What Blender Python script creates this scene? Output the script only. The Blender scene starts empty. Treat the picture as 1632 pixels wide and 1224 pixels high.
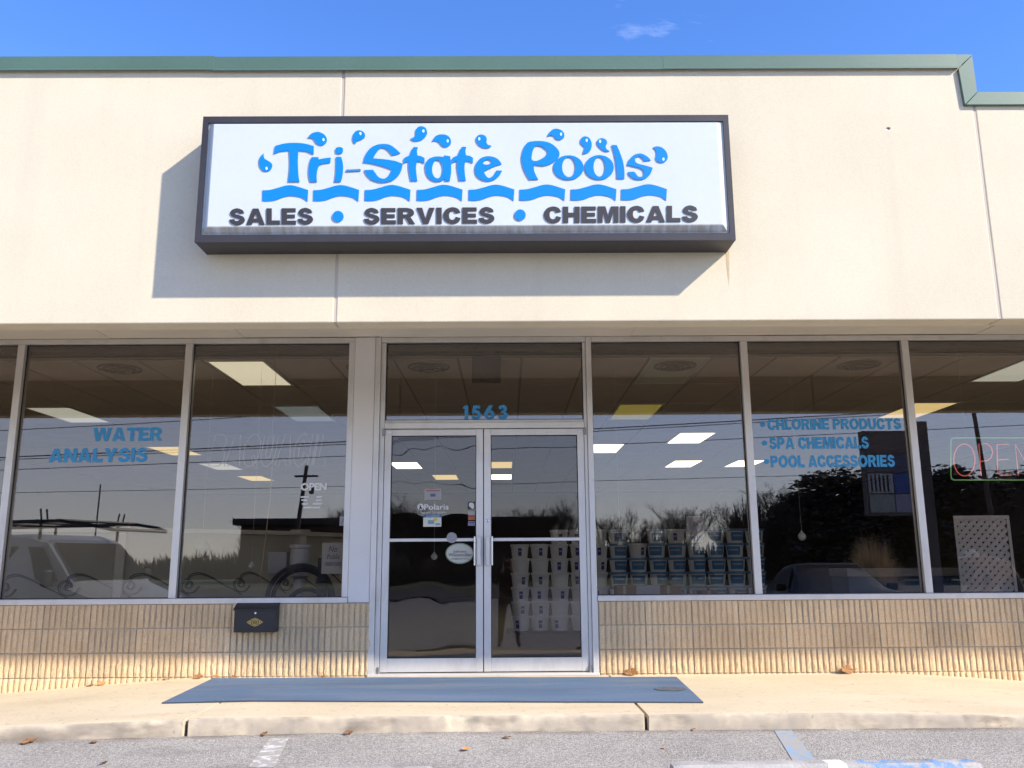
import bpy, math, random
from mathutils import Vector, Matrix, noise

rnd = random.Random(11)
SC = bpy.context.scene
COL = SC.collection

# ------------------------------------------------------------------ camera
EYE = 0.9355
F_PX = 1390.0
PITCH, YAW, ROLL = 0.20297, -0.00688, -0.00668
def _axes():
    cy, sy, cp, sp = math.cos(YAW), math.sin(YAW), math.cos(PITCH), math.sin(PITCH)
    w = Vector((-sy * cp, cy * cp, sp)); r = Vector((cy, sy, 0)); u = r.cross(w)
    cr, sr = math.cos(ROLL), math.sin(ROLL)
    return cr * r + sr * u, -sr * r + cr * u, w
AX = _axes()
cam_data = bpy.data.cameras.new('camera')
cam = bpy.data.objects.new('camera', cam_data); COL.objects.link(cam)
cam_data.sensor_width = 36; cam_data.lens = 36 * F_PX / 1632
cam_data.clip_start = 0.05; cam_data.clip_end = 3000
_m = Matrix((AX[0], AX[1], -AX[2])).transposed().to_4x4(); _m.translation = Vector((0, 0, EYE))
cam.matrix_world = _m
SC.camera = cam

# ------------------------------------------------------------------ sky, sun, exposure
CLOUD_LOC = (1.6, 0.3, 0.0)
SUN_DIR = Vector((1.46, -1.0, 1.28)).normalized()
world = bpy.data.worlds.new('World'); SC.world = world; world.use_nodes = True
nt = world.node_tree; nt.nodes.clear()
_out = nt.nodes.new('ShaderNodeOutputWorld'); _bg = nt.nodes.new('ShaderNodeBackground')
_sky = nt.nodes.new('ShaderNodeTexSky'); _sky.sky_type = 'NISHITA'; _sky.sun_disc = False
_sky.sun_elevation = math.asin(SUN_DIR.z); _sky.sun_rotation = math.atan2(SUN_DIR.x, SUN_DIR.y)
_sky.air_density = 1.0; _sky.dust_density = 0.1; _sky.ozone_density = 5.0; _sky.altitude = 200
_tc = nt.nodes.new('ShaderNodeTexCoord'); _sep = nt.nodes.new('ShaderNodeSeparateXYZ')
nt.links.new(_tc.outputs['Generated'], _sep.inputs[0])
_zp = nt.nodes.new('ShaderNodeMath'); _zp.operation = 'MAXIMUM'; _zp.inputs[1].default_value = 0.0
nt.links.new(_sep.outputs['Z'], _zp.inputs[0])
_za = nt.nodes.new('ShaderNodeMath'); _za.operation = 'ADD'; _za.inputs[1].default_value = 0.16
nt.links.new(_zp.outputs[0], _za.inputs[0])
_dv = nt.nodes.new('ShaderNodeVectorMath'); _dv.operation = 'DIVIDE'          # cirrus laid out on a flat layer overhead
_cv = nt.nodes.new('ShaderNodeCombineXYZ')
for _k in range(3): nt.links.new(_za.outputs[0], _cv.inputs[_k])
nt.links.new(_tc.outputs['Generated'], _dv.inputs[0]); nt.links.new(_cv.outputs[0], _dv.inputs[1])
_mp = nt.nodes.new('ShaderNodeMapping'); _mp.inputs['Scale'].default_value = (1.0, 2.1, 0.0)
_mp.inputs['Location'].default_value = CLOUD_LOC; _mp.inputs['Rotation'].default_value = (0, 0, 0.35)
nt.links.new(_dv.outputs[0], _mp.inputs['Vector'])
_nz = nt.nodes.new('ShaderNodeTexNoise'); _nz.inputs['Scale'].default_value = 1.5; _nz.inputs['Detail'].default_value = 10
_nz.inputs['Roughness'].default_value = 0.6; _nz.inputs['Distortion'].default_value = 0.5
nt.links.new(_mp.outputs[0], _nz.inputs['Vector'])
_cr = nt.nodes.new('ShaderNodeMapRange'); _cr.inputs['From Min'].default_value = 0.575; _cr.inputs['From Max'].default_value = 0.9
_cr.inputs['To Max'].default_value = 0.55
nt.links.new(_nz.outputs['Fac'], _cr.inputs['Value'])
_hz = nt.nodes.new('ShaderNodeMapRange'); _hz.interpolation_type = 'SMOOTHSTEP'      # thin veil thickening towards the horizon
_hz.inputs['From Min'].default_value = 0.42; _hz.inputs['From Max'].default_value = 0.0; _hz.inputs['To Min'].default_value = 0.0; _hz.inputs['To Max'].default_value = 0.68
nt.links.new(_zp.outputs[0], _hz.inputs['Value'])
_mh = nt.nodes.new('ShaderNodeMixRGB'); _mh.inputs['Color2'].default_value = (5.5, 5.15, 5.35, 1)
nt.links.new(_hz.outputs[0], _mh.inputs['Fac']); _hs = nt.nodes.new('ShaderNodeHueSaturation'); _hs.inputs['Saturation'].default_value = 1.17; _hs.inputs['Hue'].default_value = 0.512
nt.links.new(_sky.outputs['Color'], _hs.inputs['Color']); nt.links.new(_hs.outputs[0], _mh.inputs['Color1'])
_mx = nt.nodes.new('ShaderNodeMixRGB'); _mx.inputs['Color2'].default_value = (6.0, 6.1, 6.7, 1)
nt.links.new(_cr.outputs[0], _mx.inputs['Fac'])
nt.links.new(_mh.outputs['Color'], _mx.inputs['Color1']); nt.links.new(_mx.outputs['Color'], _bg.inputs['Color'])
nt.links.new(_bg.outputs[0], _out.inputs['Surface'])
_bg.inputs['Strength'].default_value = 0.15
sun_data = bpy.data.lights.new('sun', 'SUN'); sun_data.energy = 3.3; sun_data.angle = math.radians(1.1)
sun_data.color = (1.0, 0.91, 0.77)
sun = bpy.data.objects.new('sun', sun_data); COL.objects.link(sun)
sun.rotation_euler = SUN_DIR.to_track_quat('Z', 'Y').to_euler(); sun.location = SUN_DIR * 60
SC.view_settings.view_transform = 'Standard'; SC.view_settings.look = 'None'
SC.view_settings.gamma = 1; SC.view_settings.use_curve_mapping = False
SC.view_settings.exposure = 1.14
SC.render.engine = 'CYCLES'
SC.cycles.use_adaptive_sampling = True; SC.cycles.adaptive_threshold = 0.02
SC.cycles.caustics_reflective = False; SC.cycles.caustics_refractive = False
SC.cycles.max_bounces = 6; SC.cycles.diffuse_bounces = 3; SC.cycles.glossy_bounces = 3; SC.cycles.transparent_max_bounces = 12

# ------------------------------------------------------------------ measured planes (metres)
YS = 7.867          # front of the storefront frame
YG = 7.92           # glass
YF = 5.926          # front of the fascia wall
FT = 0.175          # fascia thickness
ZF = 2.604          # bottom of the fascia
ZSOF = 3.009        # soffit
YSIGN = 5.676       # front of the sign cabinet
YK = 5.79           # kerb line
ZCEIL = 2.85        # ceiling in the shop

def ray(px, py):
    d = AX[2] + AX[0] * ((px - 816) / F_PX) + AX[1] * ((612 - py) / F_PX)
    return d
def W(px, py, y):
    """point of the vertical plane at distance y that the photograph shows at (px, py)"""
    d = ray(px, py); k = y / d.y
    return Vector((d.x * k, y, EYE + d.z * k))
def WZ(px, py, z):
    d = ray(px, py); k = (z - EYE) / d.z
    return Vector((d.x * k, d.y * k, z))
def MIR(px, py, y):
    """real position (behind or beside the camera) of what the glass reflects at (px, py)"""
    p = W(px, py, 2 * YG - y); p.y = y
    return p

# ------------------------------------------------------------------ materials
MATS = {}
def mat(name, col, rough=0.6, metal=0.0, spec=0.5, var=0.0, vscale=3.0, bump=0.0, bscale=60.0, emit=None, estr=0.0,
        var2=0.0, v2scale=40.0, coat=0.0, stretch=None, rand=0.0, bdist=0.01):
    if name in MATS: return MATS[name]
    m = bpy.data.materials.new(name); m.use_nodes = True; MATS[name] = m
    n = m.node_tree.nodes; l = m.node_tree.links
    p = n['Principled BSDF']
    p.inputs['Base Color'].default_value = (*col, 1); p.inputs['Roughness'].default_value = rough
    p.inputs['Metallic'].default_value = metal; p.inputs['Specular IOR Level'].default_value = spec
    p.inputs['Coat Weight'].default_value = coat
    if emit:
        p.inputs['Emission Color'].default_value = (*emit, 1); p.inputs['Emission Strength'].default_value = estr
    geo = n.new('ShaderNodeNewGeometry'); vec = geo.outputs['Position']
    if stretch:
        mp = n.new('ShaderNodeMapping'); mp.inputs['Scale'].default_value = stretch
        l.new(vec, mp.inputs['Vector']); vec = mp.outputs[0]
    cur = None
    def vary(amount, scale, cur):
        t = n.new('ShaderNodeTexNoise'); t.inputs['Scale'].default_value = scale; t.inputs['Detail'].default_value = 3
        l.new(vec, t.inputs['Vector'])
        r = n.new('ShaderNodeMapRange'); r.inputs['From Min'].default_value = 0.3; r.inputs['From Max'].default_value = 0.7
        r.inputs['To Min'].default_value = 1 - amount; r.inputs['To Max'].default_value = 1 + amount
        l.new(t.outputs['Fac'], r.inputs['Value'])
        mx = n.new('ShaderNodeVectorMath'); mx.operation = 'SCALE'
        if cur is None: mx.inputs[0].default_value = col
        else: l.new(cur, mx.inputs[0])
        l.new(r.outputs[0], mx.inputs['Scale'])
        return mx.outputs[0]
    if var: cur = vary(var, vscale, cur)
    if var2: cur = vary(var2, v2scale, cur)
    if rand:
        oi = n.new('ShaderNodeObjectInfo'); r = n.new('ShaderNodeMapRange')
        r.inputs['To Min'].default_value = 1 - rand; r.inputs['To Max'].default_value = 1 + rand
        l.new(oi.outputs['Random'], r.inputs['Value'])
        mx = n.new('ShaderNodeVectorMath'); mx.operation = 'SCALE'
        if cur is None: mx.inputs[0].default_value = col
        else: l.new(cur, mx.inputs[0])
        l.new(r.outputs[0], mx.inputs['Scale']); cur = mx.outputs[0]
    if cur is not None: l.new(cur, p.inputs['Base Color'])
    if bump:
        t = n.new('ShaderNodeTexNoise'); t.inputs['Scale'].default_value = bscale; t.inputs['Detail'].default_value = 3
        l.new(vec, t.inputs['Vector'])
        b = n.new('ShaderNodeBump'); b.inputs['Strength'].default_value = bump; b.inputs['Distance'].default_value = bdist
        l.new(t.outputs['Fac'], b.inputs['Height']); l.new(b.outputs[0], p.inputs['Normal'])
    return m

def overlay(m, color, scale, lo, hi, stretch=(1, 1, 1), maxf=1.0, loc=(0, 0, 0), detail=3, limit=None):
    """stain layer with a shape of its own: noise mask mixes another colour over the base"""
    n = m.node_tree.nodes; l = m.node_tree.links; p = n['Principled BSDF']
    geo = n.new('ShaderNodeNewGeometry'); mp = n.new('ShaderNodeMapping')
    mp.inputs['Scale'].default_value = stretch; mp.inputs['Location'].default_value = loc
    l.new(geo.outputs['Position'], mp.inputs['Vector'])
    t = n.new('ShaderNodeTexNoise'); t.inputs['Scale'].default_value = scale; t.inputs['Detail'].default_value = detail
    l.new(mp.outputs[0], t.inputs['Vector'])
    r = n.new('ShaderNodeMapRange'); r.inputs['From Min'].default_value = lo; r.inputs['From Max'].default_value = hi
    r.inputs['To Max'].default_value = maxf
    l.new(t.outputs['Fac'], r.inputs['Value'])
    fac = r.outputs[0]
    if limit:       # (axis, from, to): the stain fades between two coordinates
        sx = n.new('ShaderNodeSeparateXYZ'); l.new(geo.outputs['Position'], sx.inputs[0])
        q = n.new('ShaderNodeMapRange'); q.inputs['From Min'].default_value = limit[1]; q.inputs['From Max'].default_value = limit[2]
        l.new(sx.outputs[limit[0]], q.inputs['Value'])
        mm = n.new('ShaderNodeMath'); mm.operation = 'MULTIPLY'; l.new(fac, mm.inputs[0]); l.new(q.outputs[0], mm.inputs[1]); fac = mm.outputs[0]
    mx = n.new('ShaderNodeMixRGB'); mx.inputs['Color2'].default_value = (*color, 1)
    src = p.inputs['Base Color']
    if src.links: l.new(src.links[0].from_socket, mx.inputs['Color1'])
    else: mx.inputs['Color1'].default_value = src.default_value
    l.new(fac, mx.inputs['Fac']); l.new(mx.outputs[0], src)
    return m

def glass(name, tint, ior=1.75, wave=0.0, wscale=2.0, wdist=0.02):
    m = bpy.data.materials.new(name); m.use_nodes = True
    n = m.node_tree.nodes; l = m.node_tree.links; n.clear()
    o = n.new('ShaderNodeOutputMaterial'); mix = n.new('ShaderNodeMixShader')
    tr = n.new('ShaderNodeBsdfTransparent'); tr.inputs[0].default_value = (*tint, 1)
    gl = n.new('ShaderNodeBsdfGlossy'); gl.inputs['Roughness'].default_value = 0.0; gl.inputs['Color'].default_value = (0.97, 0.95, 0.96, 1)
    fr = n.new('ShaderNodeFresnel'); fr.inputs['IOR'].default_value = ior
    gb = n.new('ShaderNodeNewGeometry'); io = n.new('ShaderNodeMapRange')       # same reflectance from both sides of the pane
    io.inputs['To Min'].default_value = ior; io.inputs['To Max'].default_value = 1 / ior
    l.new(gb.outputs['Backfacing'], io.inputs['Value']); l.new(io.outputs[0], fr.inputs['IOR'])
    l.new(fr.outputs[0], mix.inputs[0]); l.new(tr.outputs[0], mix.inputs[1]); l.new(gl.outputs[0], mix.inputs[2])
    l.new(mix.outputs[0], o.inputs['Surface'])
    if wave:
        geo = n.new('ShaderNodeNewGeometry'); t = n.new('ShaderNodeTexNoise'); t.inputs['Scale'].default_value = wscale
        t.inputs['Detail'].default_value = 1.0
        l.new(geo.outputs['Position'], t.inputs['Vector'])
        b = n.new('ShaderNodeBump'); b.inputs['Strength'].default_value = wave; b.inputs['Distance'].default_value = wdist
        l.new(t.outputs['Fac'], b.inputs['Height']); l.new(b.outputs[0], gl.inputs['Normal'])
    return m

M_STUCCO = mat('stucco', (0.65, 0.582, 0.44), 0.92, spec=0.2, var=0.035, vscale=1.3, var2=0.045, v2scale=90, bump=0.2, bscale=170, bdist=0.005)
overlay(M_STUCCO, (0.52, 0.45, 0.36), 1.4, 0.55, 0.85, (4.0, 1, 0.2), 0.3)
overlay(M_STUCCO, (0.56, 0.47, 0.36), 3.0, 0.5, 0.75, (2.0, 1, 0.25), 0.35, limit=(2, 4.3, 4.56))
overlay(M_STUCCO, (0.5, 0.43, 0.34), 4.0, 0.45, 0.7, (1.2, 1, 0.5), 0.3, limit=(2, 2.66, 2.605))
M_SEAL = mat('sealant', (0.5, 0.42, 0.345), 0.7, var=0.1)
M_COPING = mat('green_metal', (0.082, 0.148, 0.11), 0.42, spec=0.5, var=0.07, vscale=1.2, var2=0.03, v2scale=30)
M_SOFFIT = mat('soffit_board', (0.76, 0.7, 0.59), 0.9, var=0.05, vscale=2)
M_ALU = mat('anodised_aluminium', (0.64, 0.612, 0.57), 0.42, metal=0.35, var=0.05, vscale=2.5, var2=0.025, v2scale=60, stretch=(1, 1, 0.3))
overlay(M_ALU, (0.4, 0.37, 0.33), 6, 0.54, 0.78, (1, 1, 0.4), 0.45)
M_PANELW = mat('painted_panel', (0.68, 0.655, 0.615), 0.5, var=0.04, vscale=1.5, bump=0.05, bscale=8)
M_GASKET = mat('black_gasket', (0.015, 0.015, 0.016), 0.6)
M_BLOCK = mat('ribbed_block', (0.7, 0.525, 0.315), 0.95, spec=0.15, var=0.12, vscale=2.0, var2=0.14, v2scale=110, bump=0.9, bscale=160, bdist=0.008, rand=0.1)
overlay(M_BLOCK, (0.36, 0.24, 0.13), 7, 0.58, 0.8, (1, 1, 0.35), 0.45)
M_MORTAR = mat('mortar', (0.46, 0.38, 0.28), 0.95, var=0.15, vscale=9, bump=0.4, bscale=120)
M_CONC = mat('pavement_concrete', (0.655, 0.55, 0.385), 0.93, spec=0.2, var=0.06, vscale=1.1, var2=0.05, v2scale=60, bump=0.3, bscale=190, bdist=0.004)
overlay(M_CONC, (0.5, 0.39, 0.26), 1.6, 0.5, 0.8, (0.5, 1.6, 1), 0.45)
overlay(M_CONC, (0.3, 0.25, 0.19), 16, 0.6, 0.76, (1, 1, 1), 0.5)
overlay(M_CONC, (0.16, 0.13, 0.1), 30, 0.7, 0.76, (1, 1, 1), 0.8, detail=2)
overlay(M_CONC, (0.68, 0.6, 0.46), 0.9, 0.55, 0.7, (0.6, 2.2, 1), 0.5, (4, 2, 0))
overlay(M_CONC, (0.4, 0.34, 0.265), 4, 0.22, 0.55, (1, 1, 1.5), 0.9, limit=(1, 5.82, 5.80))
overlay(M_CONC, (0.2, 0.165, 0.125), 6, 0.5, 0.75, (0.7, 1, 2), 0.7, limit=(1, 5.82, 5.80))
M_ASPH = mat('weathered_asphalt', (0.37, 0.345, 0.31), 0.95, spec=0.2, var=0.1, vscale=1.2, bump=0.8, bscale=140, bdist=0.012)
def _aggregate(m):
    n = m.node_tree.nodes; l = m.node_tree.links; p = n['Principled BSDF']
    geo = n.new('ShaderNodeNewGeometry'); v = n.new('ShaderNodeTexVoronoi'); v.inputs['Scale'].default_value = 120
    l.new(geo.outputs['Position'], v.inputs['Vector'])
    hs = n.new('ShaderNodeSeparateColor'); l.new(v.outputs['Color'], hs.inputs[0])
    r = n.new('ShaderNodeMapRange'); r.inputs['To Min'].default_value = 0.68; r.inputs['To Max'].default_value = 1.32
    l.new(hs.outputs[0], r.inputs['Value'])
    r2 = n.new('ShaderNodeMapRange'); r2.inputs['From Min'].default_value = 0.93; r2.inputs['From Max'].default_value = 0.98
    r2.inputs['To Max'].default_value = 0.5; l.new(hs.outputs[1], r2.inputs['Value'])
    s = n.new('ShaderNodeVectorMath'); s.operation = 'SCALE'
    l.new(p.inputs['Base Color'].links[0].from_socket, s.inputs[0]); l.new(r.outputs[0], s.inputs['Scale'])
    mx = n.new('ShaderNodeMixRGB'); mx.inputs['Color2'].default_value = (0.7, 0.69, 0.66, 1)
    l.new(r2.outputs[0], mx.inputs['Fac']); l.new(s.outputs[0], mx.inputs['Color1']); l.new(mx.outputs[0], p.inputs['Base Color'])
_aggregate(M_ASPH)
overlay(M_ASPH, (0.2, 0.185, 0.17), 2.5, 0.58, 0.75, (0.8, 1.3, 1), 0.5)
overlay(M_ASPH, (0.16, 0.13, 0.1), 7, 0.35, 0.6, (0.6, 1, 1), 0.8, limit=(1, 5.68, 5.78))
M_MAT = mat('mat_carpet', (0.13, 0.19, 0.29), 0.97, spec=0.1, var=0.12, vscale=1.5, var2=0.12, v2scale=150, bump=0.6, bscale=260, stretch=(0.4, 1.6, 1))
overlay(M_MAT, (0.24, 0.26, 0.29), 2.2, 0.5, 0.75, (0.35, 2.0, 1), 0.5)
overlay(M_MAT, (0.3, 0.27, 0.22), 5, 0.55, 0.75, (0.5, 1.2, 1), 0.3)
M_GLASS = glass('tinted_glass', (0.87, 0.845, 0.82), 1.85, 0.05, 0.7, 0.004)
M_DGLASS_L = glass('door_glass_wavy', (0.87, 0.85, 0.83), 1.56, 0.45, 2.2, 0.006)
M_DGLASS = glass('door_glass', (0.87, 0.85, 0.83), 1.56, 0.12, 1.6, 0.006)

# ------------------------------------------------------------------ mesh helpers
WL = {}
def wloc(p): return WL.get(p.name, Vector((0, 0, 0))) if p else Vector((0, 0, 0))

class MB:
    def __init__(s): s.v = []; s.f = []; s.mi = []
    def add(s, vs, fs, mi=0):
        b = len(s.v); s.v += [tuple(v) for v in vs]; s.f += [tuple(i + b for i in f) for f in fs]; s.mi += [mi] * len(fs); return s
    def box(s, x0, x1, y0, y1, z0, z1, mi=0):
        return s.add([(x0,y0,z0),(x1,y0,z0),(x1,y1,z0),(x0,y1,z0),(x0,y0,z1),(x1,y0,z1),(x1,y1,z1),(x0,y1,z1)],
                     [(3,2,1,0),(4,5,6,7),(0,1,5,4),(1,2,6,5),(2,3,7,6),(3,0,4,7)], mi)
    def hexa(s, p, mi=0):   # 8 points: bottom ring then top ring
        return s.add(p, [(3,2,1,0),(4,5,6,7),(0,1,5,4),(1,2,6,5),(2,3,7,6),(3,0,4,7)], mi)
    def prism(s, a, b, mi=0):   # two matching rings (a front, b back)
        n = len(a)
        return s.add(list(a) + list(b), [tuple(range(n))[::-1], tuple(range(n, 2 * n))] + [(i, (i + 1) % n, n + (i + 1) % n, n + i) for i in range(n)], mi)
    def tube(s, pts, r, n=8, closed=False, mi=0):
        pts = [Vector(p) for p in pts]; m = len(pts); rs = r if isinstance(r, (list, tuple)) else [r] * m
        vs = []; ref = None
        for i, p in enumerate(pts):
            if closed: t = pts[(i + 1) % m] - pts[i - 1]
            else: t = pts[min(i + 1, m - 1)] - pts[max(i - 1, 0)]
            if t.length < 1e-9: t = Vector((0, 0, 1))
            t.normalize()
            if ref is None or abs(ref.dot(t)) > 0.98: ref = Vector((0, 0, 1)) if abs(t.z) < 0.9 else Vector((1, 0, 0))
            a = t.cross(ref).normalized(); b = a.cross(t); ref = b
            vs += [p + (a * math.cos(k * 2 * math.pi / n) + b * math.sin(k * 2 * math.pi / n)) * rs[i] for k in range(n)]
        fs = []
        for i in range(m if closed else m - 1):
            j = (i + 1) % m
            fs += [(i * n + k, i * n + (k + 1) % n, j * n + (k + 1) % n, j * n + k) for k in range(n)]
        if not closed: fs += [tuple(range(n))[::-1], tuple(range((m - 1) * n, m * n))]
        return s.add(vs, fs, mi)
    def lathe(s, prof, c=(0, 0, 0), n=20, mi=0, axis='z'):
        vs = []; c = Vector(c)
        for r, h in prof:
            for k in range(n):
                a = k * 2 * math.pi / n; q = (r * math.cos(a), r * math.sin(a), h)
                if axis == 'y': q = (q[0], h, q[1])
                if axis == 'x': q = (h, q[0], q[1])
                vs.append(c + Vector(q))
        m = len(prof)
        fs = [(i * n + k, i * n + (k + 1) % n, (i + 1) * n + (k + 1) % n, (i + 1) * n + k) for i in range(m - 1) for k in range(n)]
        fs += [tuple(range(n))[::-1], tuple(range((m - 1) * n, m * n))]
        return s.add(vs, fs, mi)
    def mesh(s, name, off=Vector((0, 0, 0))):
        me = bpy.data.meshes.new(name); me.from_pydata([tuple(Vector(v) - off) for v in s.v], [], s.f)
        if any(s.mi): me.polygons.foreach_set('material_index', s.mi)
        me.update(); return me
    def build(s, name, m, parent=None, smooth=False, bevel=0.0, seg=2):
        me = s.mesh(name, wloc(parent))
        return link(name, me, m, parent, smooth, bevel, seg)

def link(name, me, m, parent=None, smooth=False, bevel=0.0, seg=2):
    if m is not None:
        for q in (m if isinstance(m, (list, tuple)) else [m]): me.materials.append(q)
    o = bpy.data.objects.new(name, me); COL.objects.link(o)
    if parent: o.parent = parent
    if smooth:
        me.polygons.foreach_set('use_smooth', [True] * len(me.polygons))
        md = o.modifiers.new('edges', 'EDGE_SPLIT'); md.split_angle = math.radians(40)
    if bevel:
        md = o.modifiers.new('bevel', 'BEVEL'); md.width = bevel; md.segments = seg; md.limit_method = 'ANGLE'
    WL[o.name] = wloc(parent)
    return o
def tag(o, label=None, cat=None, group=None, kind=None):
    if label: o['label'] = label
    if cat: o['category'] = cat
    if group: o['group'] = group
    if kind: o['kind'] = kind
    return o
def empty(name, loc, label=None, cat=None, group=None):
    o = bpy.data.objects.new(name, None); COL.objects.link(o); o.location = loc; WL[o.name] = Vector(loc); o.empty_display_size = 0.2
    return tag(o, label, cat, group)
def children(o): return [c for c in COL.objects if c.parent == o]
def copy_tree(o, parent=None):
    c = o.copy(); COL.objects.link(c); c.parent = parent
    for ch in list(o.children): copy_tree(ch, c)
    return c

def smooth_path(pts, closed=True, sub=7):
    n = len(pts); out = []
    P = [Vector((p[0], p[1])) for p in pts]; C = [len(p) > 2 for p in pts]
    for i in range(n if closed else n - 1):
        j = (i + 1) % n; p, q = P[i], P[j]
        a = (q - p) * 0.9 if C[i] or (not closed and i == 0) else (q - P[i - 1]) * 0.5
        b = (q - p) * 0.9 if C[j] or (not closed and j == n - 1) else (P[(j + 1) % n] - p) * 0.5
        L = (q - p).length
        if a.length > 1.4 * L: a = a * (1.4 * L / a.length)
        if b.length > 1.4 * L: b = b * (1.4 * L / b.length)
        k = 1 if (C[i] and C[j]) else sub
        for s in range(k):
            t = s / k; t2 = t * t; t3 = t2 * t
            out.append(p * (2*t3 - 3*t2 + 1) + a * (t3 - 2*t2 + t) + q * (-2*t3 + 3*t2) + b * (t3 - t2))
    if not closed: out.append(P[-1])
    return out
def ellipse(cx, cy, rx, ry, n=40): return [Vector((cx + rx * math.cos(2 * math.pi * i / n), cy + ry * math.sin(2 * math.pi * i / n))) for i in range(n)]
def fill_mesh(name, contours, thick):
    cu = bpy.data.curves.new(name, 'CURVE'); cu.dimensions = '2D'; cu.fill_mode = 'BOTH'; cu.extrude = thick / 2
    for c in contours:
        sp = cu.splines.new('POLY'); sp.points.add(len(c) - 1); sp.use_cyclic_u = True
        for i, q in enumerate(c): sp.points[i].co = (q[0], q[1], 0, 1)
    ob = bpy.data.objects.new(name, cu); COL.objects.link(ob)
    me = bpy.data.meshes.new_from_object(ob); bpy.data.objects.remove(ob); bpy.data.curves.remove(cu)
    return me
def stand(me, y, off=Vector((0, 0, 0))):
    """turn a mesh drawn in x,y into one standing in the x,z plane with its back on plane y"""
    hi = max((v.co.z for v in me.vertices), default=0)
    for v in me.vertices:
        c = v.co; v.co = Vector((c.x, y - (c.z + hi), c.y)) - off
    me.flip_normals() if False else None
    me.update(); return me
def sign_shape(name, contours_px, y, thick, m, parent):
    cs = []
    for c in contours_px:
        r = []
        for q in c:
            w = W(q[0], q[1], y); r.append((w.x, w.z))
        cs.append(r)
    return link(name, stand(fill_mesh(name, cs, thick), y, wloc(parent)), m, parent)
def text_mesh(body, bold=0.0, thick=0.0, shear=0.0, outline=0.0, spacing=1.0):
    cu = bpy.data.curves.new('text', 'FONT'); cu.body = body; cu.size = 1; cu.offset = bold; cu.extrude = thick; cu.shear = shear
    cu.space_character = spacing; cu.resolution_u = 4; cu.align_x = 'CENTER'
    if outline: cu.fill_mode = 'NONE'; cu.bevel_depth = outline; cu.bevel_resolution = 1; cu.extrude = 0
    ob = bpy.data.objects.new('text', cu); COL.objects.link(ob)
    me = bpy.data.meshes.new_from_object(ob); bpy.data.objects.remove(ob); bpy.data.curves.remove(cu)
    return me
def text_in(name, body, x0, x1, z0, z1, y, m, parent=None, bold=0.0, thick=0.004, shear=0.0, outline=0.0, spacing=1.0):
    me = text_mesh(body, bold, 0.5, shear, outline, spacing)
    xs = [v.co.x for v in me.vertices]; ys = [v.co.y for v in me.vertices]; zs = [v.co.z for v in me.vertices]
    ax, bx, ay, by, az, bz = min(xs), max(xs), min(ys), max(ys), min(zs), max(zs)
    off = wloc(parent)
    for v in me.vertices:
        c = v.co
        v.co = Vector((x0 + (c.x - ax) / (bx - ax) * (x1 - x0), y - (c.z - az) / max(bz - az, 1e-6) * thick, z0 + (c.y - ay) / (by - ay) * (z1 - z0))) - off
    me.update()
    return link(name, me, m, parent)
def text_px(name, body, px0, px1, py0, py1, y, m, parent=None, **k):
    a = W(px0, py1, y); b = W(px1, py0, y)
    return text_in(name, body, a.x, b.x, a.z, b.z, y, m, parent, **k)


# ================================================================== ground
def lot_z(x, y):
    z = -0.093 - 0.07 * max(0.0, min(YK, 5.79) - max(y, -3.0)) if y < YK else -0.093
    z -= 0.018 * max(0.0, -x - 1.2) if x > -4 else 0.05
    return z
def _grid_axis(lo, hi, near_lo, near_hi, step):
    a = []; x = near_lo
    while x <= near_hi + 1e-6: a.append(x); x += step
    k = step
    x = near_lo
    while x > lo: k *= 1.6; x -= k; a.insert(0, max(x, lo))
    k = step; x = a[-1]
    while x < hi: k *= 1.6; x += k; a.append(min(x, hi))
    return a
gx = _grid_axis(-600, 600, -6, 6, 0.25); gy = _grid_axis(-800, 400, -3.5, 6.0, 0.25)
g = MB(); nx = len(gx)
for y in gy:
    for x in gx:
        z = lot_z(x, y)
        g.v.append((x, y, z))
for j in range(len(gy) - 1):
    for i in range(nx - 1): g.f.append((j*nx+i, j*nx+i+1, (j+1)*nx+i+1, (j+1)*nx+i)); g.mi.append(0)
lot = g.build('parking_lot', M_ASPH, smooth=False); lot.data.polygons.foreach_set('use_smooth', [True] * len(lot.data.polygons))
tag(lot, 'weathered grey asphalt parking lot in front of the shop', kind='structure')

def on_lot(px, py, up=0.0):
    d = ray(px, py); k = 5.0
    for _ in range(40):
        k = (lot_z(d.x * k, d.y * k) + up - EYE) / d.z
    return Vector((d.x * k, d.y * k, lot_z(d.x * k, d.y * k) + up))
def worn_paint(name, col, lo, hi):
    m = mat(name, col, 0.85, var=0.1, vscale=6)
    overlay(m, (0.37, 0.345, 0.31), 22, lo, hi, detail=9)
    return m
def painted(name, corners_px, m, label, up=0.003):
    me = MB(); pts = []
    n = 10; c = [on_lot(*q) for q in corners_px]
    for j in range(n + 1):
        for i in range(n + 1):
            u, v = i / n, j / n
            p = c[0].lerp(c[1], u).lerp(c[3].lerp(c[2], u), v)
            p.z = lot_z(p.x, p.y) + up
            pts.append(p)
    me.add(pts, [(j*(n+1)+i, (j+1)*(n+1)+i, (j+1)*(n+1)+i+1, j*(n+1)+i+1) for j in range(n) for i in range(n)])
    o = me.build(name, m); tag(o, label, kind='structure'); return o
painted('parking_line', [(430, 1177), (460, 1177), (437, 1224), (395, 1224)], worn_paint('worn_white_paint', (0.68, 0.67, 0.64), 0.36, 0.5), 'worn white parking line running up to the kerb')
painted('parking_line', [(1234, 1165), (1262, 1165), (1310, 1224), (1270, 1224)], worn_paint('worn_blue_paint', (0.22, 0.35, 0.5), 0.38, 0.55), 'worn blue accessible parking line meeting the kerb')

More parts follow.
